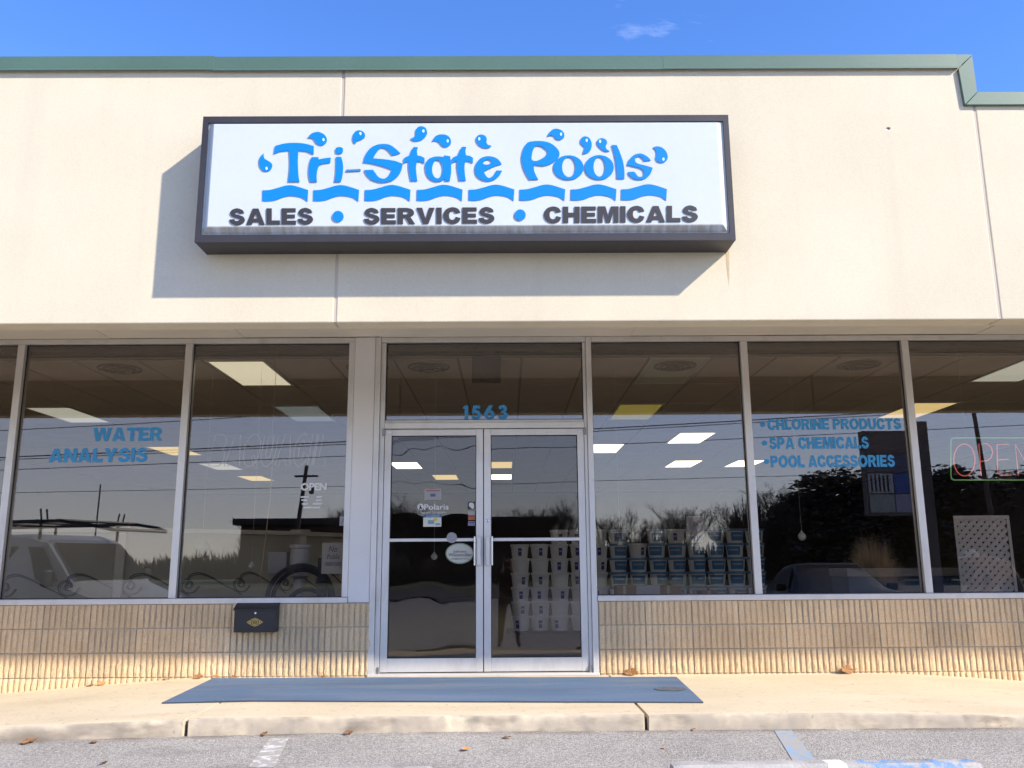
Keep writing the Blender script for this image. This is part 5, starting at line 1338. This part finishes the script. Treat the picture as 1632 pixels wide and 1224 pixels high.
pine = [(1268, 782, -60), (1300, 750, -58), (1335, 738, -56), (1378, 752, -57), (1415, 735, -55), (1455, 760, -58), (1490, 750, -55), (1520, 738, -54), (1560, 770, -56), (1622, 748, -53), (1665, 735, -53), (1240, 800, -60), (1580, 756, -52)]
pl = ['second from its left end', 'third from its left end', 'left of the pylon sign, tallest there', 'just left of the pylon sign', 'behind the pylon sign', 'right beside the pylon sign', 'between pylon sign and neon sign', 'left end of the neon sign', 'low one behind the neon sign', 'right part of the neon sign', 'at the right frame edge', 'leftmost low one', 'behind the letter E of the neon sign']
for i, (px, py, y) in enumerate(pine): tree('evergreen_tree', i, px, py, y, 'dark evergreen in the mirrored tree belt, %s' % pl[i], 'evergreens across the road', 1.9, i + 3)

# low brown building across the road
a, c = MIR(385, 828, -68), MIR(880, 824, -68)
fb = empty('low_building', ((a.x + c.x) / 2, -68, ZL), 'long low dark brown building mirrored across the road', 'building')
zt = c.z
MB().box(a.x, c.x, -80, -68, ZL - .2, zt - .6).build('wall', mat('brown_siding', (0.06, 0.045, 0.035), 0.8, var=.15), fb)
MB().box(a.x - .6, c.x + .6, -80.5, -67.2, zt - .599, zt).build('roof', mat('dark_roof', (0.035, 0.03, 0.028), 0.7), fb)
for k in range(9):
    x = a.x + 2 + k * (c.x - a.x - 4) / 8
    MB().box(x - .8, x + .8, -67.99, -67.9, ZL + 1.2, ZL + 2.6).build('window', mat('far_glass', (0.04, 0.045, 0.05), 0.2), fb)

# utility poles and lines
M_POLE = mat('pole_wood', (0.09, 0.07, 0.055), 0.9, var=.15, vscale=4)
def pole(px, pytop, y, lean, lab, arm=True, r=.16):
    p = MIR(px, pytop, y); t = empty('utility_pole', (p.x + lean, y, ZL), lab, 'pole', 'utility poles along the road')
    MB().tube([(p.x + lean, y, ZL - .3), (p.x, y, p.z)], [r, r * .7], 10).build('shaft', M_POLE, t, smooth=True)
    if arm:
        MB().box(p.x - .9, p.x + .9, y - .06, y + .06, p.z - .9, p.z - .75).build('crossarm', M_POLE, t)
        MB().lathe([(.16, p.z - 2.2), (.2, p.z - 2.1), (.2, p.z - 1.5), (.1, p.z - 1.4)], (p.x + .45, y, 0), 12).build('transformer', mat('transformer_grey', (.12, .12, .12), .6), t, smooth=True)
    return t
pole(489, 742, -52, -1.0, 'leaning utility pole with transformer mirrored beside the OPEN hours', True, .2)
pole(160, 772, -40, -.1, 'thin dark mast mirrored above the display pool', False, .06)
pole(1549, 640, -24, .5, 'dark pole mirrored behind the neon sign', False, .13)
def wire(p1, p2, y, lab, r=.022):
    a, c = MIR(*p1, y), MIR(*p2, y); d = (c - a); a2 = a - d * .55; c2 = c + d * .55; pts = []
    for i in range(33):
        u = i / 32; q = a2.lerp(c2, u); q.z -= 1.0 * (0.25 - (u - .5) ** 2) * 1.2 - .22; pts.append(q)
    o = MB().tube(pts, r, 5).build('power_line', mat('cable_black', (.012, .012, .012), .6)); tag(o, lab, 'cable', 'overhead power lines')
wire((0, 729), (1183, 670), -30, 'thick overhead power line mirrored through the word ANALYSIS', .03)
wire((0, 733), (1183, 674), -30.6, 'lower twin of the thick power line mirrored through ANALYSIS', .022)
wire((0, 749), (1632, 677), -30.3, 'overhead line mirrored just below the twin power lines', .02)
wire((0, 686), (560, 652), -30, 'topmost overhead line mirrored above the word WATER', .022)
wire((400, 778), (1632, 748), -48, 'thin distant overhead line mirrored above the bare trees', .02)

# roadside pylon sign
yP = -17
a, c = MIR(1388, 818, yP), MIR(1462, 690, yP)
ps = empty('pylon_sign', ((a.x + c.x) / 2, yP, ZL), 'tall roadside pylon sign with stacked panels mirrored in the right window', 'sign')
MB().box(c.x - .05, c.x + .35, yP - .5, yP + .1, ZL, MIR(1462, 672, yP).z).build('post', mat('pylon_brown', (.1, .085, .075), .7), ps)
zz = [a.z + (c.z - a.z) * u for u in (0, .24, .5, .74, 1)]
MB().box(a.x - .05, c.x - .06, yP - .45, yP - .05, a.z - .08, c.z + .1).build('cabinet', MATS['pylon_brown'], ps)
pcs = [[(.3, .32, .28), (.3, .3, .36)], [(.42, .42, .4), (.05, .1, .3)], [(.12, .11, .13), (.1, .1, .16)], [(.14, .1, .09)]]
for j in range(4):
    row = pcs[j]; w = (c.x - .1 - a.x) / len(row)
    for i, col in enumerate(row):
        x0 = a.x + i * w + .02
        pn = MB().box(x0, x0 + w - .04, yP - .049, yP - .02, zz[j] + .03, zz[j + 1] - .03).build('panel', mat('pylon_%d%d' % (j, i), col, .5, var=.1), ps)
        for q in range(5 if (j, i) == (1, 0) else 0):
            xq = x0 + .08 + q * (w - .2) / 5; MB().box(xq, xq + .07, yP - .0195, yP - .016, zz[j] + .08, zz[j + 1] - .08).build('bar', M_GASKET, pn)

# ------------------------------------------------------------------ vehicles parked beside the camera
M_TYRE = mat('tyre', (.015, .015, .015), .8); M_RIM = mat('rim', (.35, .35, .36), .35, metal=.8); M_CARGL = mat('car_glass', (.01, .01, .011), .6, spec=.06)
def wheel(t, x, y, z, r=.34, w=.22):
    tt = MB().lathe([(r * .62, -w/2), (r * .94, -w/2), (r, -w/2 + .04), (r, w/2 - .04), (r * .94, w/2), (r * .62, w/2)], (x, y, z), 28, axis='x').build('wheel', M_TYRE, t, smooth=True)
    MB().lathe([(.05, -w/2 + .02), (r * .6, -w/2 + .01), (r * .61, w/2 - .01), (.05, w/2 - .02)], (x, y, z), 20, axis='x').build('rim', M_RIM, tt, smooth=True)
def hull(sections):
    """closed body lofted along y from rings of (x,z) half-profiles"""
    b = MB(); m = None
    for y, half in sections:
        ringp = [(x, z) for x, z in half] + [(-x, z) for x, z in half[::-1]]
        m = len(ringp); b.v += [(x, y, z) for x, z in ringp]
    for s in range(len(sections) - 1):
        b.f += [(s*m+i, s*m+(i+1)%m, (s+1)*m+(i+1)%m, (s+1)*m+i) for i in range(m)]
    b.f += [tuple(range(m)), tuple(range((len(sections)-1)*m, len(sections)*m))[::-1]]; b.mi = [0] * len(b.f)
    return b
def car(paint, label, loc, rz):
    t = empty('parked_car', (0, 0, 0), label, 'car')
    def sec(y, w, zb, zbelt, zroof, wr): return (y, [(w * .9, zb), (w, zb + .12), (w, zbelt - .05), (w * .97, zbelt), (wr, max(zroof, zbelt + .005)), (wr * .6, max(zroof, zbelt + .005) + .02)])
    S = [sec(-2.25, .78, .35, .82, .83, .6), sec(-2.1, .86, .25, .92, .94, .7), sec(-1.3, .9, .22, .96, 1.0, .72), sec(-1.0, .9, .22, .96, 1.12, .66), sec(-.35, .9, .22, .95, 1.42, .58), sec(.35, .9, .22, .94, 1.43, .58), sec(.75, .9, .22, .93, 1.24, .64), sec(1.25, .89, .22, .92, .96, .74), sec(1.9, .86, .24, .84, .86, .7), sec(2.2, .78, .3, .7, .72, .6), sec(2.3, .7, .38, .6, .62, .5)]
    hull(S).build('body', paint, t, smooth=True)
    MB().add([(-.66, 1.2, .985), (.66, 1.2, .985), (.55, .46, 1.41), (-.55, .46, 1.41)], [(0, 1, 2, 3)]).build('windscreen', M_CARGL, t)
    MB().add([(-.62, -1.05, 1.11), (.62, -1.05, 1.11), (.55, -.42, 1.425), (-.55, -.42, 1.425)], [(3, 2, 1, 0)]).build('rear_window', M_CARGL, t)
    for s in (-1, 1):
        MB().add([(s * .86, -.85, 1.0), (s * .86, 1.0, .97), (s * .625, .42, 1.37), (s * .625, -.38, 1.37)], [(0, 1, 2, 3)]).build('side_window', M_CARGL, t)
        MB().box(s * .62 - .16, s * .62 + .16, 2.14, 2.24, .6, .72).build('headlight', mat('headlight', (.6, .6, .6), .15), t, bevel=.03)
        MB().box(s * .98 - .09, s * .98 + .09, .85, .97, .93, 1.06).build('wing_mirror', paint, t, bevel=.03)
        for y in (-1.4, 1.4): wheel(t, s * .8, y, .33)
    MB().box(-.3, .3, 2.26, 2.33, .42, .54).build('number_plate', mat('plate', (.5, .5, .5), .5), t)
    t.location = loc; t.rotation_euler = (math.radians(4.0), 0, rz); return t
car(mat('black_paint', (.008, .008, .009), .5, spec=.25), 'black saloon car parked nose towards the shop, mirrored in the right windows', (5.9, -0.9, lot_z(5.9, -0.9) + .0), 0.05)
def van(loc, rz):
    t = empty('work_van', (0, 0, 0), 'white work van with black ladder rack mirrored in the left window', 'van')
    P = mat('van_white', (.42, .42, .38), .35, coat=.3, var=.04)
    def sec(y, w, zb, zs, zr, wr): return (y, [(w * .95, zb), (w, zb + .15), (w, zs), (wr, zr - .06), (wr * .85, zr)])
    hull([sec(-2.5, .92, .45, 1.2, 1.92, .8), sec(-2.45, .98, .4, 1.2, 1.98, .84), sec(.6, .98, .4, 1.2, 2.0, .84), sec(1.05, .98, .4, 1.18, 1.9, .78), sec(1.75, .97, .4, 1.12, 1.22, .84), sec(2.35, .94, .4, .95, 1.02, .82), sec(2.55, .86, .45, .8, .86, .7)]).build('body', P, t, smooth=True)
    MB().add([(-.76, 1.74, 1.26), (.76, 1.74, 1.26), (.7, 1.1, 1.86), (-.7, 1.1, 1.86)], [(0, 1, 2, 3)]).build('windscreen', M_CARGL, t)
    for s in (-1, 1):
        MB().add([(s * .965, .35, 1.25), (s * .955, 1.55, 1.23), (s * .86, 1.05, 1.78), (s * .87, .35, 1.8)], [(0, 1, 2, 3)]).build('side_window', M_CARGL, t)
        MB().box(s * .66 - .16, s * .66 + .16, 2.4, 2.53, .72, .9).build('headlight', mat('headlight', (.6, .6, .6), .15), t, bevel=.03)
        MB().box(s * 1.06 - .08, s * 1.06 + .08, 1.35, 1.45, 1.15, 1.42).build('wing_mirror', M_GASKET, t, bevel=.03)
        for y in (-1.6, 1.6): wheel(t, s * .88, y, .36, .36)
    MB().box(-.8, .8, 2.5, 2.6, .42, .62).build('bumper', M_GASKET, t, bevel=.03)
    MB().box(-.45, .45, 2.5, 2.57, .68, .84).build('grille', M_GASKET, t)
    rk = MB()
    for s in (-1, 1):
        rk.tube([(s * .82, -2.4, 2.2), (s * .82, 1.3, 2.2), (s * .74, 1.9, 2.12), (s * .6, 2.2, 2.05)], .028, 8)
        for y in (-2.2, -.6, .9): rk.tube([(s * .82, y, 1.9), (s * .82, y, 2.22)], .025, 6)
        rk.tube([(s * .8, -2.4, 2.33), (s * .8, -1.0, 2.33)], .02, 6)
        for k in (-.06, .06): rk.tube([(s * .8 + k, .95, 2.2), (s * .84 + k, .95, 2.4)], .015, 5)
    for y in (-2.4, -1.5, -.6, .3, 1.3): rk.tube([(-.84, y, 2.21), (.84, y, 2.21)], .026, 6)
    rk.tube([(-.6, 2.2, 2.05), (.6, 2.2, 2.05)], .028, 8)
    rk.build('ladder_rack', mat('rack_black', (.02, .018, .018), .5), t)
    t.location = loc; t.rotation_euler = (0, 0, rz); return t
van((-8.2, 0.2, lot_z(-3.9, 0.2)), -1.2)

# dry ornamental grass in a planting bed
def tuft(p, h, w, lab):
    t = empty('ornamental_grass', p, lab, 'grass'); r = random.Random(4); b = MB()
    for k in range(900):
        a = r.uniform(0, 6.28); rr = w * math.sqrt(r.random()) * .3; o = Vector((p.x + rr * math.cos(a), p.y + rr * math.sin(a), p.z)); lf = r.random(); L = h * r.uniform(.75, 1.0) * (1 - .45 * lf * lf); lean = w * .75 * lf
        d = Vector((math.cos(a), math.sin(a), 0)); s = Vector((-d.y, d.x, 0)) * .012
        m1 = o + d * lean * .3 + Vector((0, 0, L * .6)); m2 = o + d * lean + Vector((0, 0, L))
        b.add([o - s, o + s, m1 + s, m1 - s], [(0, 1, 2, 3)]); b.add([m1 - s, m1 + s, m2], [(0, 1, 2)])
    b.build('blades', mat('dry_grass', (.5, .37, .2), .8, var=.3, vscale=3), t)
pt = MIR(1395, 935, -5.5); pt.z = lot_z(pt.x, -5.5)
tuft(pt, MIR(1395, 846, -5.5).z - pt.z, 1.0, 'tall tuft of dry tan ornamental grass mirrored in the right window')

# ------------------------------------------------------------------ people
def person(name, J, E, label, mats, origin, zones, hair=None):
    me = bpy.data.meshes.new(name); names = list(J); idx = {k: i for i, k in enumerate(names)}
    me.from_pydata([J[k][0] for k in names], [(idx[a], idx[b]) for a, b in E], [])
    ob = bpy.data.objects.new(name, me); COL.objects.link(ob)
    ob.modifiers.new('skin', 'SKIN'); sv = me.skin_vertices[0].data
    for k in names:
        r = J[k][1]; sv[idx[k]].radius = r if isinstance(r, tuple) else (r, r)
    sv[idx['pelvis']].use_root = True
    sd = ob.modifiers.new('sub', 'SUBSURF'); sd.levels = 2; sd.render_levels = 2
    dg = bpy.context.evaluated_depsgraph_get(); m2 = bpy.data.meshes.new_from_object(ob.evaluated_get(dg))
    bpy.data.objects.remove(ob)
    t = empty(name, origin, label, 'person')
    for mm in mats: m2.materials.append(mm)
    segs = [(Vector(J[a][0]), Vector(J[b][0]), zones(a, b)) for a, b in E]
    for p in m2.polygons:
        c = p.center; best = 1e9; z = 0
        for a, b, k in segs:
            d = b - a; u = max(0, min(1, (c - a).dot(d) / max(d.length_squared, 1e-9))); q = (c - (a + d * u)).length
            if q < best: best = q; z = k
        p.material_index = z; p.use_smooth = True
    for v_ in m2.vertices: v_.co -= Vector(origin)
    o = bpy.data.objects.new('body', m2); COL.objects.link(o); o.parent = t
    return t
M_SKIN = mat('skin', (.42, .24, .17), .55); M_SHIRT = mat('dark_jacket', (.035, .02, .022), .85); M_JEAN = mat('khaki_trousers', (.16, .12, .09), .85); M_SHOE = mat('shoes', (.05, .045, .04), .6)
def hand(J, E, side, wrist, palm, fdir, spread, n=''):
    J['palm' + side] = (palm, (.036, .018)); E.append((wrist, 'palm' + side))
    fdir = Vector(fdir).normalized(); spread = Vector(spread).normalized(); pv = Vector(palm)
    for i, (o, L) in enumerate(((-.03, .07), (-.01, .08), (.01, .075), (.03, .06))):
        a = pv + spread * o + fdir * .03; J['k%d%s' % (i, side)] = (tuple(a), .010); c = a + fdir * L * .6; J['f%d%s' % (i, side)] = (tuple(c), .009); E.append(('palm' + side, 'k%d%s' % (i, side))); E.append(('k%d%s' % (i, side), 'f%d%s' % (i, side)))
    a = pv - spread * .045; J['th' + side] = (tuple(a + fdir * .02), .011); E.append(('palm' + side, 'th' + side))
def zones(a, b):
    s = a + ' ' + b
    if any(k in s for k in ('palm', 'k0', 'k1', 'k2', 'k3', 'th', 'head', 'neck2', 'crown')): return 0
    if 'toe' in s: return 3
    if 'knee' in s or 'ankle' in s or ('hip' in s and 'pelvis' not in s): return 2
    if 'hip' in s: return 2
    return 1
yb0 = -0.42; zf = lot_z(0, yb0); X = 0.03
J = {'pelvis': ((X, yb0, zf + .88), .15), 'waist': ((X, yb0, zf + 1.04), (.16, .12)), 'chest': ((X, yb0 - .02, zf + 1.24), (.19, .125)), 'neck': ((X, yb0, zf + 1.40), .065), 'neck2': ((X, yb0 + .015, zf + 1.46), .055), 'head': ((X, yb0 + .03, zf + 1.55), (.078, .095)), 'crown': ((X, yb0 + .02, zf + 1.63), .075)}
E = [('pelvis', 'waist'), ('waist', 'chest'), ('chest', 'neck'), ('neck', 'neck2'), ('neck2', 'head'), ('head', 'crown')]
for s, sd in ((-1, 'L'), (1, 'R')):
    J.update({'sh' + sd: ((X + s * .19, yb0, zf + 1.34), .07), 'elb' + sd: ((X + s * .25, yb0 + .14, zf + 1.12), .048), 'wri' + sd: ((X + s * .09 - X, yb0 + .33, zf + 1.33), .033),
              'hip' + sd: ((X + s * .1, yb0, zf + .82), .105), 'knee' + sd: ((X + s * .14, yb0 + .03, zf + .46), .068), 'ankle' + sd: ((X + s * .17, yb0, zf + .09), .045), 'toe' + sd: ((X + s * .19, yb0 + .17, zf + .04), .04)})
    E += [('chest', 'sh' + sd), ('sh' + sd, 'elb' + sd), ('elb' + sd, 'wri' + sd), ('pelvis', 'hip' + sd), ('hip' + sd, 'knee' + sd), ('knee' + sd, 'ankle' + sd), ('ankle' + sd, 'toe' + sd)]
    hand(J, E, sd, 'wri' + sd, (s * .078, -0.055, EYE - .04), (-s * .25, .1, 1.0), (0, 1, .1))
ph = person('person', J, E, 'person in a dark jacket taking the photo, mirrored in the right door', [M_SKIN, M_SHIRT, M_JEAN, M_SHOE], (X, yb0, zf), zones)
hd = Vector(J['head'][0])
b = MB(); b.lathe([(.02, .10), (.07, .085), (.092, .04), (.098, 0.0), (.09, -.04), (.07, -.05)], hd + Vector((0, -.022, .035)), 18); b.build('hair', mat('dark_hair', (.03, .02, .015), .7), ph, smooth=True)
b = MB(); b.lathe([(.003, .035), (.014, .0), (.003, -.012)], hd + Vector((0, .092, -.01)), 8); b.build('nose', M_SKIN, ph, smooth=True)
for s in (-1, 1):
    MB().lathe([(.001, .008), (.011, 0), (.001, -.008)], hd + Vector((s * .033, .083, .018)), 8).build('eye', M_GASKET, ph, smooth=True)
    MB().lathe([(.004, .03), (.014, .01), (.008, -.025)], hd + Vector((s * .083, .0, 0)), 8).build('ear', M_SKIN, ph, smooth=True)
MB().box(-.022, .022, hd.y + .083, hd.y + .09, hd.z - .05, hd.z - .043).build('mouth', mat('lips', (.3, .1, .09), .5), ph)
tph = empty('phone', (0, -.03, EYE - .03), 'dark phone held up by the person taking the photo', 'phone')
MB().box(-.069, .069, -.045, -.036, EYE - .045, EYE + .03).build('case', mat('phone_black', (.02, .02, .022), .25), tph, bevel=.004)
MB().lathe([(.006, -.0355), (.006, -.0345), (0, -.0345)], (-.05, 0, EYE + .015), 12, axis='y').build('lens', M_CARGL, tph)

# man with a pale cap bending forward beside the black car
c0 = MIR(1556, 890, 4.3); yq = 4.3; zf = lot_z(c0.x, yq); X = c0.x
J = {'pelvis': ((X + .42, yq, zf + .86), .15), 'waist': ((X + .34, yq, zf + 1.0), (.13, .16)), 'chest': ((X + .2, yq, zf + 1.12), (.13, .19)), 'neck': ((X + .07, yq, zf + 1.16), .065), 'neck2': ((X + .03, yq, zf + 1.16), .055), 'head': ((X - .05, yq, c0.z - .02), (.085, .085)), 'crown': ((X - .06, yq, c0.z + .06), .07)}
E = [('pelvis', 'waist'), ('waist', 'chest'), ('chest', 'neck'), ('neck', 'neck2'), ('neck2', 'head'), ('head', 'crown')]
for s, sd in ((-1, 'L'), (1, 'R')):
    J.update({'sh' + sd: ((X + .17, yq + s * .18, zf + 1.1), .068), 'elb' + sd: ((X + .08, yq + s * .22, zf + .84), .047), 'wri' + sd: ((X - .1, yq + s * .14, zf + .72), .033),
              'hip' + sd: ((X + .43, yq + s * .1, zf + .8), .1), 'knee' + sd: ((X + .4, yq + s * .13, zf + .45), .066), 'ankle' + sd: ((X + .46, yq + s * .14, zf + .09), .044), 'toe' + sd: ((X + .3, yq + s * .15, zf + .04), .038)})
    E += [('chest', 'sh' + sd), ('sh' + sd, 'elb' + sd), ('elb' + sd, 'wri' + sd), ('pelvis', 'hip' + sd), ('hip' + sd, 'knee' + sd), ('knee' + sd, 'ankle' + sd), ('ankle' + sd, 'toe' + sd)]
    hand(J, E, sd, 'wri' + sd, (X - .16, yq + s * .12, zf + .68), (-1, 0, -.6), (0, s, 0))
pm = person('person', J, E, 'person with a pale cap and tan shirt bending forward, mirrored over the lattice', [M_SKIN, mat('tan_shirt', (.45, .3, .2), .85), mat('blue_jeans', (.06, .08, .13), .85), M_SHOE], (X + .42, yq, zf), zones)
hd = Vector(J['head'][0])
b = MB(); b.lathe([(.001, .1), (.05, .09), (.09, .05), (.098, .01), (.09, .0)], hd + Vector((-.005, 0, .035)), 18); b.build('cap', mat('cap_pale', (.6, .6, .6), .8), pm, smooth=True)
MB().prism([hd + Vector(q) for q in ((-.07, -.07, .04), (-.17, -.05, .02), (-.17, .05, .02), (-.07, .07, .04))], [hd + Vector(q) for q in ((-.07, -.07, .05), (-.17, -.05, .028), (-.17, .05, .028), (-.07, .07, .05))]).build('cap_brim', MATS['cap_pale'], pm)
for s in (-1, 1): MB().lathe([(.001, .008), (.01, 0), (.001, -.008)], hd + Vector((-.083, s * .03, .01)), 8).build('eye', M_GASKET, pm, smooth=True)
MB().lathe([(.003, .03), (.014, .0), (.003, -.012)], hd + Vector((-.09, 0, -.012)), 8).build('nose', M_SKIN, pm, smooth=True)
